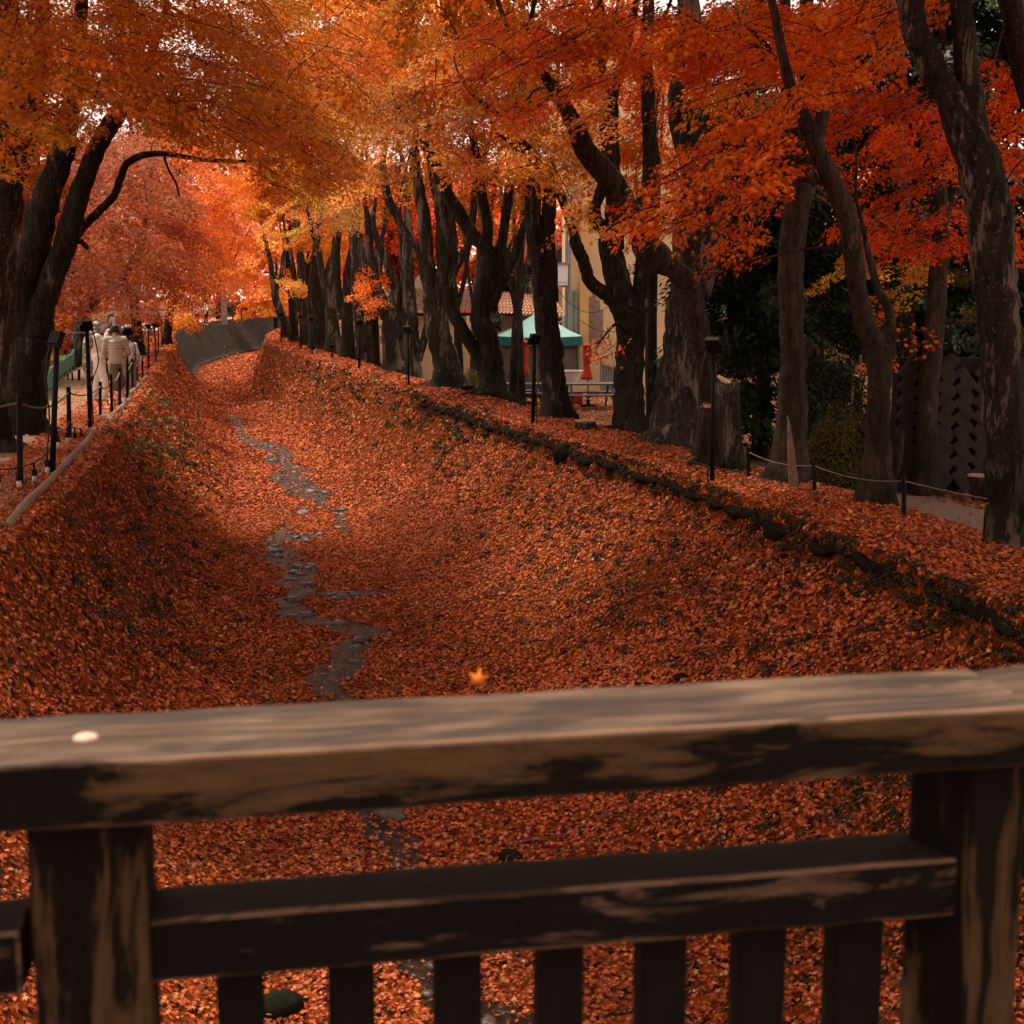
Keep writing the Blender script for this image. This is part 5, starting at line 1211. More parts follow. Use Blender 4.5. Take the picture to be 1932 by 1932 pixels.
# block retaining wall
M_BLOCK = plain('concrete_block', (.030, .025, .019), .95, .4, 7, bmp=.8); M_JOINT = plain('block_joint', (.015, .012, .01), .95)
Yw = 19.8
xa, xb = at(1690, 860, Yw)[0], at(1960, 860, Yw)[0]; zb0 = -.55; zt0 = at(0, 676, Yw)[2]
root = empty('retaining_wall', ((xa+xb)/2, Yw, zb0), 'dark retaining wall of slanting diamond blocks behind the gravel path', 'retaining wall')
mb = MB(); mb.box(((xa+xb)/2, Yw+.20, (zb0+zt0)/2), (xb-xa, .3, zt0-zb0)); mb.build('backing', M_JOINT, root)
mb = MB(); wv = .27; rows = int((zt0-zb0)/.21)
for i in range(int((xb-xa)/wv)):
    for j in range(rows):
        s = 1 if i % 2 else -1
        c = (xa+wv*(i+.5), Yw+random.uniform(-.012, .012), zb0+.14+.21*j+(.04 if i % 2 else 0))
        if c[2]+.12 > zt0: continue
        m = Matrix.Rotation(s*R(52), 3, 'Y'); mb.box(c, (.36, .14, .165), m)
mb.build('blocks', M_BLOCK, root, bevel=.02)
# shed with corrugated roof
Ys = 27.0; q = at(1565, 725, Ys); e = at(1610, 740, Ys)
root = empty('shed', (q[0], Ys, -.7), 'small shed with a blue grey corrugated roof among dark bushes', 'shed')
mb = MB(); x0, x1 = at(1533, 700, Ys)[0], at(1614, 700, Ys)[0]; z0, z1 = at(0, 692, Ys)[2], at(0, 728, Ys)[2]; n = 40
for i in range(n+1):
    x = x0+(x1-x0)*i/n
    for k, (yy, zz) in enumerate([(1.6, z0+.22), (.0, z1)]): mb.v.append((x, Ys+yy, zz-.28*(i/n)+.02*math.cos(i*math.pi)))
for i in range(n): mb.f.append((2*i, 2*i+1, 2*i+3, 2*i+2)); mb.m.append(0)
ro = mb.build('roof', plain('blue_sheet', (.11, .13, .17), .4, .2, 4, metal=.3), root); so_ = ro.modifiers.new('t', 'SOLIDIFY'); so_.thickness = .02
mb = MB(); mb.box(((x0+x1)/2, Ys+.9, (z1-.45-.8)/2), (x1-x0-.15, 1.2, z1-.40+.8)); mb.build('wall', plain('shed_wall', (.17, .165, .15), .9, .3), root)
for i, (px, py0, py1, lean) in enumerate([(1598, 720, 880, 14), (1628, 700, 830, -4)]):
    a = at(px, py1, 24.5); b = at(px+lean, py0-30, 24.5); mb = MB(); mb.tube(np.array([a*[1, 1, 0]+[0, 0, -.7], (a+b)/2, b]), [.03, .028, .024], 8, lump=.04)
    tag(mb.build('bamboo_pole', plain('bamboo', (.22, .16, .05), .5, .2), smooth=True), ['yellow bamboo pole leaning by the blue corrugated shed', 'upright bamboo pole left of the slim knotted maple'][i], 'bamboo pole', 'bamboo poles')
mb = MB(); mb.beam(onz(1428, 812, -.62)+[0, 0, .12], onz(1540, 850, -.62)+[0, 0, .10], .05, .06); tag(mb.build('pipe', plain('pale_pipe', (.32, .30, .29), .6)), 'pale pipe lying on leaves behind the straight dark maple', 'pipe')

# ================================================================ YARD: BUILDING, TENT, PARASOLS, BENCHES
M_BEIGE, t_, b_ = mat('beige_render'); v_ = vec(t_, 'Object'); n_ = noise(t_, .8, 6, .6, vec(t_, 'Object', (1.5, 1.5, .35)))
c_ = ramp(t_, n_, [(.3, (.62, .42, .235)), (.6, (.74, .53, .31))]); t_.links.new(c_, b_.inputs['Base Color']); b_.inputs['Roughness'].default_value = .9; bump(t_, b_, noise(t_, 30, 3, .6, v_), .15, .01)
M_PILL = plain('pillar_render', (.72, .42, .17), .9, .1, 2); M_TRIM = plain('grey_metal', (.26, .25, .25), .5, .15, 4); M_STAIN = plain('stain', (.3, .2, .15), .9, .3)
Yb = 47.0; zg = -1.0
bx0, bx1 = at(1073, 700, Yb)[0], at(1330, 700, Yb)[0]
root = empty('beige_building', ((bx0+bx1)/2, Yb, zg), 'tall plain beige rendered building behind the many stemmed black maple', 'building')
mb = MB(); mb.box(((bx0+bx1)/2, Yb+3.5, zg+6.0), (bx1-bx0, 7.0, 12.0)); mb.build('wall', M_BEIGE, root)
pxc = at(1101, 700, Yb)[0]; mb = MB(); mb.box((pxc, Yb-.09, zg+6.0), (.30, .20, 12.0)); mb.build('pillar', M_PILL, root, bevel=.01)
mb = MB(); mb.box(((bx0+bx1)/2, Yb+3.5, zg+12.12), (bx1-bx0+.4, 7.4, .25)); mb.build('roof', M_TRIM, root)
mb = MB(); X_ = at(1078, 640, Yb)[0]; mb.tube(smooth_path([(X_+.0, Yb-.12, at(0, 690, Yb)[2]), (X_, Yb-.12, at(0, 560, Yb)[2]), (X_+.06, Yb-.12, at(0, 552, Yb)[2]), (X_+.14, Yb-.12, at(0, 560, Yb)[2]), (X_+.14, Yb-.12, at(0, 700, Yb)[2])], 5), .05, 8); mb.build('vent_pipe', M_TRIM, root, smooth=True)
mb = MB(); X_ = bx0-.09; mb.tube(np.array([(X_, Yb-.05, zg), (X_, Yb-.05, zg+10)]), .06, 8); mb.build('drainpipe', M_TRIM, root, smooth=True)
c = at(1124, 595, Yb); mb = MB()
for k, (px, a, b) in enumerate([(1114, 560, 650), (1121, 545, 640), (1128, 565, 655), (1134, 585, 650)]):
    mb.box((at(px, 600, Yb)[0], Yb-.006-.001*k, (at(0, a, Yb)[2]+at(0, b, Yb)[2])/2), (.14, .01, at(0, a, Yb)[2]-at(0, b, Yb)[2]))
mb.build('stain', M_STAIN, root)
# gate
x0, x1 = at(1136, 720, 46)[0], at(1160, 720, 46)[0]; z0, z1 = zg, at(0, 688, 46)[2]
root = empty('metal_gate', ((x0+x1)/2, 46, zg), 'low grey metal gate panel beside the beige building', 'gate')
mb = MB()
for k in range(5): mb.box((x0+(x1-x0)*(k+.5)/5, 46, (z0+z1)/2-.03*k), ((x1-x0)/5-.012, .03, z1-z0)); 
mb.build('panel', plain('grey_gate', (.17, .17, .18), .6, .15), root)
mb = MB(); mb.beam((x0-.03, 45.97, z1+.02), (x1+.03, 45.97, z1-.13), .05, .06); mb.box((x0-.04, 46, (z0+z1)/2+.1), (.07, .08, z1-z0+.3)); mb.build('frame', M_TRIM, root)
# pale building with arched window behind, sign board
Yp = 58.0
root = empty('pale_building', (at(1050, 700, Yp)[0], Yp, zg), 'pinkish building with a small arched window behind the white sign board', 'building')
x0, x1 = at(925, 600, Yp)[0], at(1075, 600, Yp)[0]; zt_ = at(0, 440, Yp)[2]
mb = MB(); mb.box(((x0+x1)/2, Yp+2, (zg+zt_)/2), (x1-x0, 4, zt_-zg)); mb.build('wall', plain('pink_render', (.58, .38, .28), .9, .15, 2), root)
c = at(1060, 482, Yp); mb = MB(); N = 12; r = .26
pr = [(-r, -.5)]+[(-r*math.cos(math.pi*i/N), .1+r*math.sin(math.pi*i/N)) for i in range(N+1)]+[(r, -.5)]
for yy in (-.06, .1):
    for p in pr: mb.v.append((c[0]+p[0]*1.25, Yp+yy, c[2]+p[1]*1.2))
k = len(pr); mb.f = [tuple(range(k)), tuple(range(2*k-1, k-1, -1))]+[(i, (i+1) % k, k+(i+1) % k, k+i) for i in range(k)]; mb.m = [0]*len(mb.f)
wf = mb.build('window', plain('brick_arch', (.36, .17, .1), .9), root)
mb = MB()
for yy in (-.09, -.065):
    for p in pr: mb.v.append((c[0]+p[0]*.85, Yp+yy, c[2]+p[1]*.85))
mb.f = [tuple(range(k)), tuple(range(2*k-1, k-1, -1))]+[(i, (i+1) % k, k+(i+1) % k, k+i) for i in range(k)]; mb.m = [0]*len(mb.f); mb.build('pane', plain('dark_pane', (.03, .025, .02), .2, .1, bmp=0), wf)
# tiled roof strips
def tile_roof(name, a, b, c, d, m, parent, n=18, rows=7):
    """a..b eave, d..c ridge; scalloped tiles"""
    a, b, c, d = [np.array(p, float) for p in (a, b, c, d)]; mb = MB(); nx = n*4
    for j in range(rows*2+1):
        t = (j//2+(j % 2)*.98)/rows if j < rows*2 else 1.0; lift = .05 if j % 2 == 0 else 0
        for i in range(nx+1):
            s = i/nx; p = (a*(1-s)+b*s)*(1-t)+(d*(1-s)+c*s)*t; mb.v.append(tuple(p+[0, 0, lift+.035*math.cos(s*n*6.283)]))
    for j in range(rows*2):
        for i in range(nx): k = j*(nx+1)+i; mb.f.append((k, k+1, k+nx+2, k+nx+1)); mb.m.append(0)
    return mb.build(name, m, parent, smooth=False)
M_TILE = plain('clay_tile', (.40, .22, .155), .85, .3, 3); M_TILE2 = plain('brown_tile', (.26, .15, .11), .85, .3, 3)
Yt = 51.0
x0, x1 = at(940, 600, Yt)[0], at(1066, 600, Yt)[0]; root = empty('tiled_outbuilding', ((x0+x1)/2, Yt, zg), 'low outbuilding with a reddish tiled roof behind the green tent', 'outbuilding')
zE, zR = at(0, 592, Yt)[2], at(0, 553, Yt+1.8)[2]
tile_roof('roof', (x0, Yt, zE), (x1, Yt, zE-.1), (x1-.4, Yt+1.8, zR-.1), (x0, Yt+1.8, zR), M_TILE, root)
mb = MB(); mb.box(((x0+x1)/2, Yt+1.2, (zg+zE)/2-.06), (x1-x0-.2, 1.9, zE-zg-.1)); mb.build('wall', plain('dark_render', (.12, .09, .075), .9, .2), root)
mb = MB()
for k in range(4): z = at(0, 598+10*k, 48.5)[2]; mb.beam((at(1040, 600, 48.5)[0], 48.5, z-.08), (at(1066, 600, 48.5)[0], 48.5, z+.06), .03, .04)
for px in (1043, 1063): mb.box((at(px, 600, 48.5)[0], 48.55, zg+1.2), (.05, .05, 2.6))
tag(mb.build('rail_rack', plain('white_rack', (.6, .56, .52), .6)), 'small rack of pale rails behind the green tent roof', 'rack')
Yq = 46.0; root = empty('sign_board', (at(1074, 700, Yq)[0], Yq, zg), 'blank white sign board with a grey frame on a pole left of the beige building', 'sign')
a, b = at(1047, 498, Yq), at(1071, 538, Yq); cx, cz = (a[0]+b[0])/2, (a[2]+b[2])/2; w_, h_ = b[0]-a[0], a[2]-b[2]
mb = MB(); mb.box((cx, Yq, cz), (w_, .16, h_)); mb.build('board', plain('white_board', (.88, .86, .88), .5, .02, bmp=0), root)
mb = MB(); mb.box((cx, Yq-.03, cz+h_/2+.02), (w_+.06, .24, .04)); mb.box((cx, Yq-.03, cz-h_/2-.02), (w_+.06, .24, .04)); mb.box((cx, Yq-.083, cz-h_/2+.08), (w_-.06, .01, .02)); mb.build('frame', M_TRIM, root)
mb = MB(); mb.tube(np.array([(b[0]+.06, Yq, zg), (b[0]+.06, Yq, cz+h_*1.6)]), .045, 8); mb.beam((cx, Yq, cz+h_/2+.03), (b[0]+.06, Yq, cz+h_/2+.03), .04, .04); mb.beam((cx, Yq+.02, cz-h_/2-.05), (b[0]+.06, Yq+.02, cz-h_/2-.05), .04, .04); mb.build('pole', M_TRIM, root)
# low house with tiled roof seen between trunks
Yh = 46.0; root = empty('tiled_house', (at(790, 690, Yh)[0], Yh, 0), 'low beige house with a grey brown tiled roof glimpsed between the pale trunks', 'house')
x0, x1 = at(735, 600, Yh)[0], at(880, 600, Yh)[0]; zE = at(0, 588, Yh-.3)[2]; zR = at(0, 548, Yh+2.0)[2]
tile_roof('roof', (x0-.3, Yh-.35, zE), (x1+.3, Yh-.35, zE), (x1+.3, Yh+2.0, zR), (x0-.3, Yh+2.0, zR), M_TILE2, root, 24, 7)
mb = MB(); mb.box(((x0+x1)/2, Yh+1.6, (zE-1.3)/2-.08), (x1-x0, 3, zE+1.3-.1)); mb.build('wall', M_BEIGE, root)
mb = MB(); mb.box(((x0+x1)/2, Yh-.30, zE-.09), (x1-x0+.5, .1, .09)); mb.build('gutter', M_BLACK, root)
xg = at(810, 520, Yh+2)[0]; mb = MB(); zz = at(0, 500, Yh+2)[2]
mb.add([(xg-1.0, Yh+2.05, zR-.1), (xg+1.0, Yh+2.05, zR-.1), (xg, Yh+2.05, zz), (xg-1.0, Yh+4, zR-.1), (xg+1.0, Yh+4, zR-.1), (xg, Yh+4, zz)], [(0, 1, 2), (3, 5, 4), (0, 2, 5, 3), (1, 4, 5, 2), (0, 3, 4, 1)]); mb.build('gable', plain('gable_render', (.6, .45, .36), .9), root)
c = at(757, 650, Yh); mb = MB(); mb.box((c[0], Yh+.09, c[2]-.1), (.5, .06, 1.5)); mb.build('door', plain('door_brown', (.1, .065, .045), .7), root)
# tent
Ytn = 44.5
xl_, xr_ = at(941, 640, Ytn)[0], at(1096, 640, Ytn)[0]; W_ = xr_-xl_; zE = at(0, 634, Ytn)[2]; zV = at(0, 651, Ytn)[2]; zP = at(0, 590, Ytn+W_/2)[2]
M_TEAL, t_, b_ = mat('tent_fabric'); n_ = noise(t_, 1.2, 5, .6, vec(t_)); t_.links.new(ramp(t_, n_, [(.35, (.05, .20, .20)), (.68, (.17, .35, .34))]), b_.inputs['Base Color']); b_.inputs['Roughness'].default_value = .55
M_TARP = plain('grey_tarp', (.13, .105, .085), .75, .3, 1.2, bmp=.1)
root = empty('canopy_tent', ((xl_+xr_)/2, Ytn+W_/2, zg), 'teal green pop up canopy tent with grey tarpaulin sides', 'tent')
mb = MB(); N = 10; cx, cy = (xl_+xr_)/2, Ytn+W_/2
ring = []
for side in range(4):
    for i in range(N):
        s = i/N; h = W_/2*1.03
        ring.append([(-h+2*h*s, -h), (h, -h+2*h*s), (h-2*h*s, h), (-h, h-2*h*s)][side])
levels = [(1.0, 0.0), (.72, .22), (.45, .52), (.2, .84), (.03, 1.0)]
nr = len(ring)
for f, hh in levels:
    for k, (x, y) in enumerate(ring):
        e = (k % N)/N; sag = -.05*4*e*(1-e)*f*(1 if f > .1 else 0)
        mb.v.append((cx+x*f, cy+y*f, zE+(zP-zE)*hh+sag))
for j in range(len(levels)-1):
    for k in range(nr): a = j*nr+k; b = j*nr+(k+1) % nr; mb.f.append((a, b, b+nr, a+nr)); mb.m.append(0)
o = mb.build('canopy', M_TEAL, root, smooth=False); so_ = o.modifiers.new('t', 'SOLIDIFY'); so_.thickness = .008
mb = MB()
for zz in (zE, zV):
    for k, (x, y) in enumerate(ring):
        e = (k % N)/N; sag = -.05*4*e*(1-e); wv = .012*math.sin(k*2.1) if zz == zV else 0; mb.v.append((cx+x*1.004+wv, cy+y*1.004+wv, zz+sag))
for k in range(nr): mb.f.append((k, (k+1) % nr, nr+(k+1) % nr, nr+k)); mb.m.append(0)
o = mb.build('valance', plain('tent_trim', (.02, .15, .15), .55, .2), root); so_ = o.modifiers.new('t', 'SOLIDIFY'); so_.thickness = .006
for sx in (-1, 1):
    for sy in (-1, 1):
        mb = MB(); mb.box((cx+sx*W_*.485, cy+sy*W_*.485, (zg+zE)/2), (.05, .05, zE-zg)); mb.build('leg', M_TRIM, root)
def tarp(x0, y0, x1, y1, name='tarp_side'):
    mb = MB(); n = 28
    for i in range(n+1):
        s = i/n; x = x0+(x1-x0)*s; y = y0+(y1-y0)*s
        for j in range(7):
            t = j/6; k = .05*math.sin(i*1.1+2*t)*(.3+t)+.03*math.sin(i*2.7); nx, ny = (y1-y0), -(x1-x0); L = math.hypot(nx, ny)
            mb.v.append((x+nx/L*k, y+ny/L*k, zV+.06-(zV+.06-zg-.02)*t))
    for i in range(n):
        for j in range(6): a = i*7+j; mb.f.append((a, a+1, a+8, a+7)); mb.m.append(0)
    o = mb.build(name, M_TARP, root, smooth=True); s_ = o.modifiers.new('t', 'SOLIDIFY'); s_.thickness = .008
h = W_*.46
tarp(cx-h, cy-h, cx+h, cy-h); tarp(cx+h, cy-h, cx+h, cy+h); tarp(cx+h, cy+h, cx-h, cy+h); tarp(cx-h, cy+h, cx-h, cy-h)
# closed parasols
M_REDC = plain('red_canvas', (.42, .035, .02), .8, .25, 5)
def parasol(px, pyt, pyb, pybase, Y, label, lean=0):
    t = at(px, pyt, Y); bt = at(px+lean*.5, pyb, Y); g = at(px+lean, pybase, Y); root = empty('closed_parasol', (g[0], Y, zg), label, 'parasol', 'closed red parasols')
    H = t[2]-bt[2]; mb = MB(); c = np.array([t[0], Y, bt[2]])
    mb.lathe(c, [(.16, 0), (.15, H*.08), (.115, H*.22), (.085, H*.34), (.095, H*.42), (.12, H*.6), (.125, H*.75), (.10, H*.88), (.14, H*.89), (.10, H*.95), (.02, H)], 32, 0, .12, 8); mb.build('canopy', M_REDC, root, smooth=True)
    mb = MB(); mb.lathe(c, [(.092, H*.35), (.092, H*.38)], 24, 0, .05, 8); mb.build('strap', M_REDC, root)
    mb = MB(); mb.tube(np.array([(g[0], Y, zg), (t[0], Y, t[2]+.06)]), .022, 8); mb.build('pole', plain('pole_grey', (.14, .13, .12), .5), root, smooth=True)
    mb = MB(); mb.lathe((g[0], Y, zg), [(.24, 0), (.24, .05), (.06, .08), (.04, .2)], 18); mb.build('base', M_BLACK, root)
parasol(989, 641, 707, 752, 42.2, 'closed red parasol left of the tent trunk, in front of the tarpaulin')
parasol(1108, 646, 716, 760, 41.0, 'closed red parasol right of the tent, in front of the beige wall', 2)
# picnic tables
M_TABLE = plain('dark_table_wood', (.06, .05, .045), .7, .25, 6); M_TTOP = plain('table_top_wood', (.11, .095, .085), .55, .2, 5)
def picnic(c, rotz, label, sc=1.0):
    root = empty('picnic_table', c, label, 'picnic table', 'picnic tables in the yard', rotz); m = Matrix.Rotation(rotz, 3, 'Z'); c = Vector(c)
    P = lambda x, y, z: c+m @ Vector((x*sc, y*sc, z*sc))
    mb = MB()
    for k in range(4): mb.box(P(0, -.3+.2*k, .72), (1.6*sc, .18*sc, .045), m)
    mb.build('table_top', M_TTOP, root, bevel=.005)
    for s in (-1, 1):
        mb = MB()
        for k in range(2): mb.box(P(0, s*(.62+.17*k), .43), (1.6*sc, .15*sc, .04), m)
        mb.build('bench', M_TTOP, root, bevel=.005)
    for s in (-1, 1):
        mb = MB(); mb.beam(P(s*.6, -.8, .38), P(s*.6, .8, .38), .05, .08); mb.beam(P(s*.6, -.34, .70), P(s*.6, -.72, 0), .05, .08); mb.beam(P(s*.6, .34, .70), P(s*.6, .72, 0), .05, .08); mb.build('leg', M_TABLE, root)
a = onz(1116, 776, zg); picnic((a[0], a[1]+1.0, zg), R(6), 'dark picnic table with pale benches right of the tent trunk')
a = onz(985, 765, zg); picnic((a[0], a[1]+.6, zg), R(-8), 'picnic table under the left red parasol', .85)
# white tub, board, red cloth
a = onz(1079, 735, zg); mb = MB(); a = at(1079, 734, 43.5); root = empty('tub', (a[0], 43.5, zg), 'round white plastic tub beside the tent trunk', 'tub')
k = 43.5/F; zt_ = at(0, 699, 43.5)[2]; mb.lathe((a[0], 43.5, zg), [(14*k, 0), (20*k, zt_-zg-.04), (23*k, zt_-zg-.03), (23*k, zt_-zg), (19*k, zt_-zg), (13*k, .06)], 24); mb.build('body', plain('white_plastic', (.55, .50, .46), .5, .1), root, smooth=False)
a = at(1098, 735, 42.6); mb = MB(); zc = (at(0, 703, 42.6)[2]+zg)/2; mb.box((a[0], 42.6, zc), (.42, .03, .78), Matrix.Rotation(R(24), 3, 'Y') @ Matrix.Rotation(R(-14), 3, 'X')); tag(mb.build('board', plain('plywood', (.52, .33, .19), .8, .15), bevel=.004), 'tan plywood board propped between the white tub and the right parasol', 'board')
a = onz(1085, 764, zg); mb = MB()
for i in range(9):
    for j in range(6): mb.v.append((a[0]-.22+.055*i, a[1]+.05*math.sin(i*1.3)-.02, zg+.42-.08*j+.02*math.sin(i+j)))
for i in range(8):
    for j in range(5): q = i*6+j; mb.f.append((q, q+1, q+7, q+6)); mb.m.append(0)
o = mb.build('red_cloth', M_REDC, smooth=True); so_ = o.modifiers.new('t', 'SOLIDIFY'); so_.thickness = .01; tag(o, 'faded red cloth hanging at the bench end beside the tent trunk', 'cloth')
# thin overhead wires by the building
for k, (p, q, sag) in enumerate([((1040, 528), (1180, 545), .9), ((1090, 600), (1180, 620), .25)]):
    A = at(*p, 45.5); B = at(*q, 45.0); mb = MB(); P = [A+(B-A)*t-np.array([0, 0, sag*4*t*(1-t)]) for t in np.linspace(0, 1, 14)]; mb.tube(np.array(P), .012, 5)
    tag(mb.build('wire', M_CABLE, smooth=True), ['dark wire sagging from the sign pole across the beige wall', 'lower dark wire across the beige wall'][k], 'wire')
# bench seat and pole rails near the far path
M_FENCE = plain('dark_fence', (.05, .045, .04), .8)
for k, (px, py) in enumerate([(440, 612), (456, 608), (518, 596), (497, 600)]):
    q = onz(px, py); mb = MB(); mb.box((q[0], q[1], .6), (.12, .12, 1.2)); mb.box((q[0], q[1], 1.22), (.16, .16, .04)); tag(mb.build('path_post', M_FENCE, bevel=.01), ['leftmost thin post on the pale far path', 'second thin post on the pale far path', 'thin post nearest the grey wall end', 'third thin post on the pale far path'][k], 'post', 'thin posts on the far path')
q = onz(424, 613); root = empty('info_pillar', (q[0], q[1], 0), 'grey lamp pillar with a pale cap on the far path', 'pillar')
mb = MB(); mb.box((q[0], q[1], 1.3), (.4, .35, 2.6)); mb.build('body', plain('stone_grey', (.17, .15, .13), .9), root, bevel=.02); mb = MB(); mb.box((q[0]+.1, q[1]-.05, 2.68), (.8, .5, .14)); mb.build('cap', plain('pale_cap', (.6, .56, .52), .6), root, bevel=.02)
q = onz(471, 602); root = empty('bench', (q[0], q[1], 0), 'small dark bench on the far path before the orange hedge', 'bench')
mb = MB(); mb.box((q[0], q[1], .5), (1.4, .5, .08)); mb.build('seat', M_FENCE, root)
for s in (-.55, .55): mb = MB(); mb.box((q[0]+s, q[1], .23), (.1, .4, .46)); mb.build('leg', M_FENCE, root)
mb = MB(); mb.box((q[0], q[1]+.25, .9), (1.4, .06, .35)); mb.build('backrest', M_FENCE, root)
# ================================================================ PEOPLE
M_SKIN = plain('skin', (.5, .29, .2), .6, .06, 3, bmp=0); M_HAIR = plain('black_hair', (.012, .009, .008), .5, .2, 30)
def cloth(name, c, var=.12): return plain(name, c, .9, var, 7, spec=.15, bmp=.25)
M_CREAM = cloth('cream_cloth', (.60, .54, .48)); M_WHITE = cloth('white_cloth', (.72, .68, .64)); M_BEIGEJ = cloth('beige_jacket', (.38, .32, .26)); M_BROWN = cloth('brown_skirt', (.12, .085, .065)); M_GREYC = cloth('grey_sweater', (.17, .16, .165)); M_DARK = cloth('black_cloth', (.015, .014, .015)); M_SHOE = cloth('white_shoe', (.75, .7, .66)); M_PINK = cloth('pink_top', (.72, .45, .42)); M_SCARF, t_, b_ = mat('patterned_scarf')
v_ = t_.nodes.new('ShaderNodeTexVoronoi'); v_.inputs['Scale'].default_value = 16; t_.links.new(vec(t_), v_.inputs['Vector']); t_.links.new(ramp(t_, v_.outputs['Distance'], [(.2, (.60, .52, .46)), (.5, (.16, .12, .10))]), b_.inputs['Base Color']); b_.inputs['Roughness'].default_value = .9
M_PHONE = plain('phone', (.6, .5, .48), .3, .05, bmp=0)
class Body:
    def __init__(s): s.mb = MB()
    def cap(s, a, b, ra, rb, n=10):
        a = np.array(a, float); b = np.array(b, float); d = (b-a)/ (np.linalg.norm(b-a)+1e-9)
        P = [a-d*ra*.98, a-d*ra*.7, a-d*ra*.3, a, (a+b)/2, b, b+d*rb*.3, b+d*rb*.7, b+d*rb*.98]
        s.mb.tube(np.array(P), [ra*.12, ra*.71, ra*.95, ra, (ra+rb)/2, rb, rb*.95, rb*.71, rb*.12], n); return s
    def ell(s, c, r): s.mb.ball(c, r, 14, 10); return s
    def done(s, name, m, parent, M, vox=.012, sm=2, mo=False):
        s.mb.v = [tuple(M @ Vector(p)) for p in s.mb.v]
        o = s.mb.build(name, m, None)
        md = o.modifiers.new('r', 'REMESH'); md.mode = 'VOXEL'; md.voxel_size = vox; md.use_smooth_shade = True
        m2 = o.modifiers.new('s', 'SMOOTH'); m2.iterations = sm; m2.factor = .5
        dg = bpy.context.evaluated_depsgraph_get(); me = bpy.data.meshes.new_from_object(o.evaluated_get(dg)); o.modifiers.clear(); o.data = me
        if not me.materials: me.materials.append(m)
        o.parent = parent; o.matrix_parent_inverse = parent.matrix_world.inverted(); return o
def hand(b, w, d, side, palm=None):
    """palm and five fingers from the wrist w along d"""
    w = np.array(w, float); d = np.array(d, float); d /= np.linalg.norm(d); s = np.cross(d, [0, 0, 1.0])
    if np.linalg.norm(s) < .2: s = np.array([0, 1.0, 0])
    s /= np.linalg.norm(s); up = np.cross(s, d)
    b.cap(w, w+d*.05, .026, .034)
    for k, L in enumerate((.062, .074, .07, .055)):
        o = w+d*.075+s*(-.03+.02*k); m = o+d*L*.5-up*.008; b.cap(o-d*.03, m, .0095, .009, 6); b.cap(m, m+d*L*.4-up*.03, .009, .0075, 6)
    o = w+d*.03+s*.03*side; b.cap(o, o+s*.028*side+d*.03-up*.01, .011, .009, 6); b.cap(o+s*.028*side+d*.03-up*.01, o+s*.024*side+d*.06-up*.02, .009, .008, 6)
def person(pos, face, H, label, pose, wear, vox=.013, hair='short', group=None):
    """x right, y forward, z up, in metres for a 1.7 m figure; face = compass angle of +y"""
    root = empty('person', pos, label, 'person', group); k = H/1.7
    M = Matrix.Translation(Vector([float(v) for v in pos])) @ Matrix.Rotation(face, 4, 'Z') @ Matrix.Scale(k, 4)
    J = dict(pel=(0, 0, .93), chest=(0, .01, 1.28), neck=(0, 0, 1.44), head=(0, .02, 1.58), lsh=(-.17, 0, 1.38), rsh=(.17, 0, 1.38), lel=(-.24, -.02, 1.12), rel=(.24, -.02, 1.12), lwr=(-.25, .06, .88), rwr=(.25, .06, .88), lhip=(-.09, 0, .90), rhip=(.09, 0, .90), lkn=(-.10, .02, .49), rkn=(.10, .02, .49), lan=(-.10, -.02, .08), ran=(.10, -.02, .08))
    J.update(pose); J = {a: np.array(b, float) for a, b in J.items()}
    b = Body(); hd = J['head']
    b.cap(J['pel'], J['chest'], .125, .13, 14); b.cap(J['lhip'], J['rhip'], .10, .10); b.cap(J['lsh'], J['rsh'], .062, .062); b.cap(J['neck']-[0, 0, .05], hd-[0, 0, .06], .052, .05)
    b.ell(hd, (.078, .096, .115)); b.ell(hd+[0, .02, -.055], (.058, .072, .06)); b.cap(hd+[0, .088, .01], hd+[0, .112, -.022], .011, .017, 8)
    for s in (-1, 1): b.ell(hd+[s*.078, -.005, -.01], (.014, .022, .032)); b.ell(hd+[s*.03, .083, .012], (.016, .012, .009))
    b.ell(hd+[0, .092, -.055], (.024, .010, .009))
    for q, sd in (('l', -1), ('r', 1)):
        b.cap(J[q+'sh'], J[q+'el'], .05, .042); b.cap(J[q+'el'], J[q+'wr'], .041, .028); hand(b, J[q+'wr'], J.get(q+'hd', J[q+'wr']-J[q+'el'])*1.0, -sd)
        b.cap(J[q+'hip'], J[q+'kn'], .088, .06); b.cap(J[q+'kn'], J[q+'an'], .056, .036); b.cap(J[q+'an']-[0, .03, .035], J[q+'an']+[0, .13, -.05], .036, .028)
    b.done('body', M_SKIN, root, M, vox*k*.8, 1)
    for s in (-1, 1):
        e = Body(); e.mb.ball(hd+[s*.03, .090, .014], (.013, .008, .007), 8, 6); e.mb.v = [tuple(M @ Vector(p)) for p in e.mb.v]; e.mb.build('eye', M_HAIR, root, smooth=True)
    if hair != 'none':
        h = Body(); h.ell(hd+[0, -.018, .03], (.092, .10, .108)); 
        for s in (-1, 1): h.ell(hd+[s*.07, -.03, -.01], (.026, .055, .07))
        if hair == 'long': h.cap(hd+[0, -.06, -.02], hd+[0, -.10, -.32], .085, .07); [h.cap(hd+[s*.075, -.02, 0], hd+[s*.10, .0, -.28], .034, .03) for s in (-1, 1)]
        h.done('hair', M_HAIR, root, M, vox*k, 2)
    for w_ in wear: w_(J, root, M, k, vox)
    return root, M, J
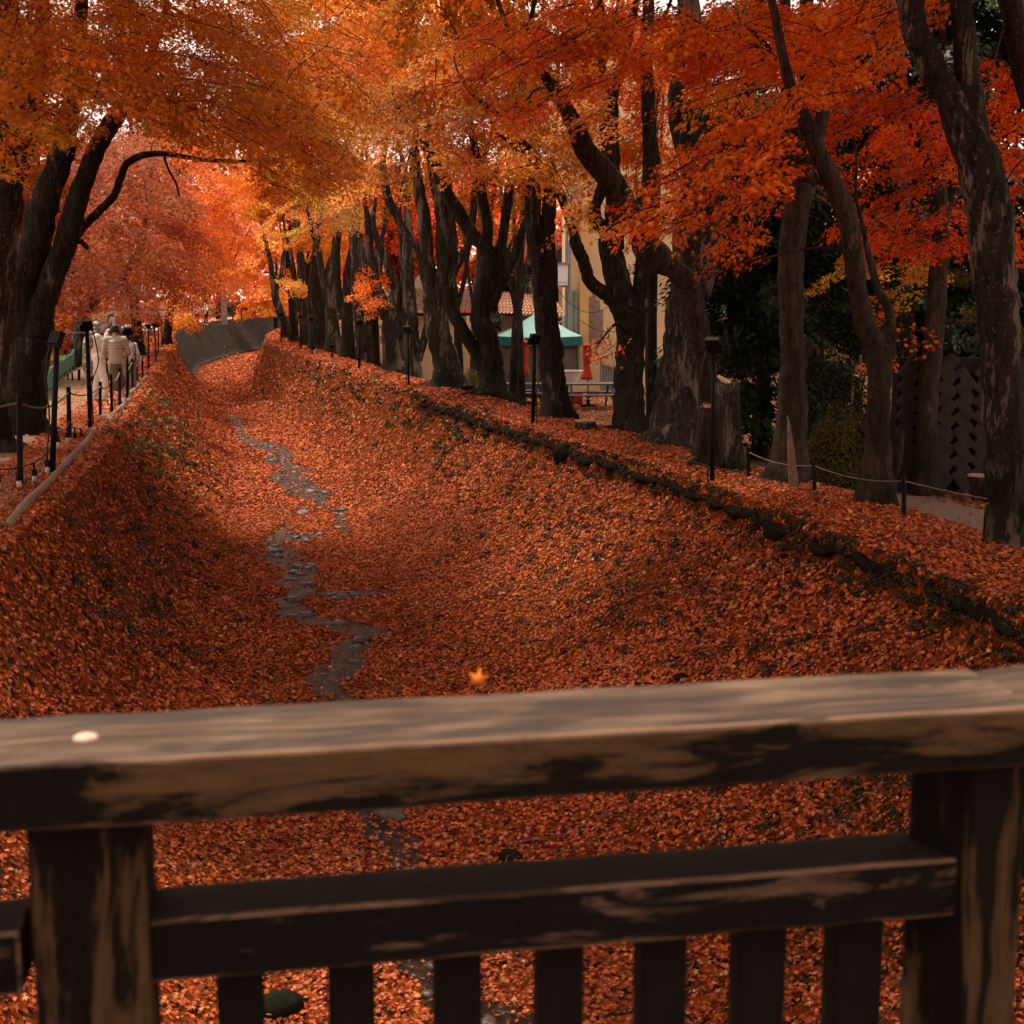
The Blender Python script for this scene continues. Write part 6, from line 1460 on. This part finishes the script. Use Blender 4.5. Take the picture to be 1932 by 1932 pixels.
def jacket(m, name='jacket', puff=1.0, long=0.0, quilt=False):
    def f(J, root, M, k, vox):
        b = Body(); b.cap(J['pel']+[0, 0, .02-long], J['chest']+[0, 0, .02], .15*puff, .148*puff, 16); b.cap(J['lsh'], J['rsh'], .085*puff, .085*puff)
        if quilt:
            for i in range(7): z = .95+.065*i; b.mb.ball((0, 0, z), (.168*puff, .15*puff, .042), 16, 8)
        b.cap(J['neck']-[0, 0, .06], J['neck']+[0, 0, .0], .085, .072)
        for q in 'lr': b.cap(J[q+'sh'], J[q+'el'], .075*puff, .066*puff); b.cap(J[q+'el'], J[q+'wr']*.93+J[q+'el']*.07, .066*puff, .05*puff)
        b.done(name, m, root, M, vox*k, 2)
    return f
def trousers(m, wide=1.0, end=.98, name='trousers'):
    def f(J, root, M, k, vox):
        b = Body(); b.cap(J['lhip']+[0, 0, .06], J['rhip']+[0, 0, .06], .125, .125)
        for q in 'lr': b.cap(J[q+'hip'], J[q+'kn'], .108*wide, .085*wide); e = J[q+'an']*end+J[q+'kn']*(1-end); b.cap(J[q+'kn'], e+[0, 0, .05], .085*wide, .072*wide)
        b.done(name, m, root, M, vox*k, 2)
    return f
def skirt(m, z1=.36):
    def f(J, root, M, k, vox):
        b = Body(); c = (J['lkn']+J['rkn'])/2; b.cap(J['pel']+[0, 0, .04], [c[0], c[1], .62], .145, .165, 16); b.cap([c[0], c[1], .62], [c[0], c[1]-.01, z1+.1], .165, .17, 16); b.done('skirt', m, root, M, vox*k, 2)
    return f
def shoes(m):
    def f(J, root, M, k, vox):
        for q in 'lr':
            b = Body(); b.cap(J[q+'an']-[0, .035, .03], J[q+'an']+[0, .13, -.045], .048, .04); b.cap(J[q+'an']-[0, .01, .01], J[q+'an']+[0, 0, .06], .045, .045); b.done('shoe', m, root, M, vox*k, 1)
    return f
def hood(m, long=True):
    def f(J, root, M, k, vox):
        b = Body(); hd = J['head']; b.ell(hd+[0, -.035, .02], (.118, .112, .135))
        for s in (-1, 1): b.cap(hd+[s*.09, -.01, .0], J['neck']+[s*.10, .02, -.06], .036, .05)
        b.cap(hd+[0, -.09, -.02], J['chest']+[0, -.17, -.05], .11, .15)
        if long: b.cap(hd+[-.05, -.09, 0], J['chest']+[-.16, -.20, 0], .09, .12); b.cap(J['chest']+[-.16, -.20, 0], [-.24, -.24, .72], .12, .11); b.cap([-.24, -.24, .72], [-.22, -.22, .55], .10, .07)
        b.done('scarf', m, root, M, vox*k, 2)
    return f
GW = 'walkers on the path'
p = onz(189, 757); person((p[0], p[1], 0), R(-75), 1.70, 'woman-height walker in a long pale hooded scarf and white trousers, hand at the mouth', dict(rel=(.17, .16, 1.20), rwr=(.07, .20, 1.46), rhd=(-.3, .2, .6), lel=(-.20, .10, 1.10), lwr=(-.02, .22, 1.08), lhd=(1, .2, .1), lkn=(-.12, -.04, .49), rkn=(.11, .10, .50), ran=(.12, .10, .08), lan=(-.13, -.12, .08)), [jacket(M_CREAM, 'sweater', 1.05), trousers(M_WHITE, 1.02), hood(M_SCARF), shoes(M_SHOE)], hair='short', group=GW)
p = onz(223, 765); person((p[0], p[1], 0), R(8), 1.68, 'walker seen from behind in a quilted beige jacket and brown skirt', dict(lel=(-.25, .05, 1.12), lwr=(-.18, .22, 1.02), rel=(.25, .05, 1.12), rwr=(.18, .22, 1.05), lkn=(-.10, .06, .49), lan=(-.12, -.10, .08), rkn=(.10, .02, .49), ran=(.12, -.02, .08)), [jacket(M_BEIGEJ, 'jacket', 1.0, .02, True), skirt(M_BROWN), shoes(M_SHOE)], hair='short', group=GW)
p = onz(186, 728); person((p[0], p[1], 0), R(-80), 1.66, 'long dark haired walker in black, looking right behind the hooded one', {}, [jacket(M_DARK, 'coat', 1.05, .25), trousers(M_DARK), shoes(M_DARK)], hair='long', group=GW)
p = onz(215, 724); rt, M, J = person((p[0], p[1], 0), R(-150), 1.78, 'tall walker in a grey sweater holding up a phone', dict(rel=(.26, .16, 1.24), rwr=(.10, .34, 1.50), rhd=(-.2, .3, .6), lel=(-.24, .12, 1.18), lwr=(-.02, .33, 1.44), lhd=(.2, .3, .6)), [jacket(M_GREYC, 'sweater', 1.0), trousers(M_DARK), shoes(M_DARK)], hair='short', group=GW)
mb = MB(); mb.box((0, 0, 0), (.075, .012, .15)); mb.v = [tuple(M @ (Vector((.04, .40, 1.56))+Vector(q))) for q in mb.v]; tag(mb.build('phone', M_PHONE, bevel=.004), 'pale phone held up by the tall walker in grey', 'phone')
p = onz(247, 738); person((p[0], p[1], 0), R(15), 1.35, 'small walker in pale grey half hidden behind the beige jacket', {}, [jacket(cloth('pale_grey', (.42, .38, .37)), 'jacket'), trousers(M_GREYC), shoes(M_SHOE)], hair='short', group=GW)
p = onz(389, 613); person((p[0], p[1], 0), R(170), 1.66, 'distant walker in a pale hood and black trousers on the far path', dict(rel=(.2, .14, 1.15), rwr=(.06, .24, 1.22), lel=(-.2, .14, 1.15), lwr=(-.04, .24, 1.2)), [jacket(M_CREAM, 'jacket'), trousers(M_DARK), hood(M_WHITE, False), shoes(M_SHOE)], .02, 'short', 'distant walkers')
p = onz(372, 610); person((p[0], p[1], 0), R(20), 1.62, 'distant dark haired walker in a pink top behind the golden bush', {}, [jacket(M_PINK, 'top', 1.25), trousers(M_DARK), shoes(M_DARK)], .02, 'short', 'distant walkers')
p = onz(338, 616); person((p[0], p[1], 0), R(200), 1.66, 'distant walker in a brown coat with a yellow scarf beside the small bush', {}, [jacket(cloth('brown_coat', (.16, .085, .045)), 'coat', 1.1, .3), trousers(M_BROWN), shoes(M_DARK), lambda J, r, M, k, v: Body().cap([.08, .16, 1.36], [.09, .19, .9], .04, .045).done('scarf', cloth('yellow_scarf', (.6, .42, .14)), r, M, v*k, 1)], .02, 'short', 'distant walkers')
for t in TR: t.finish()
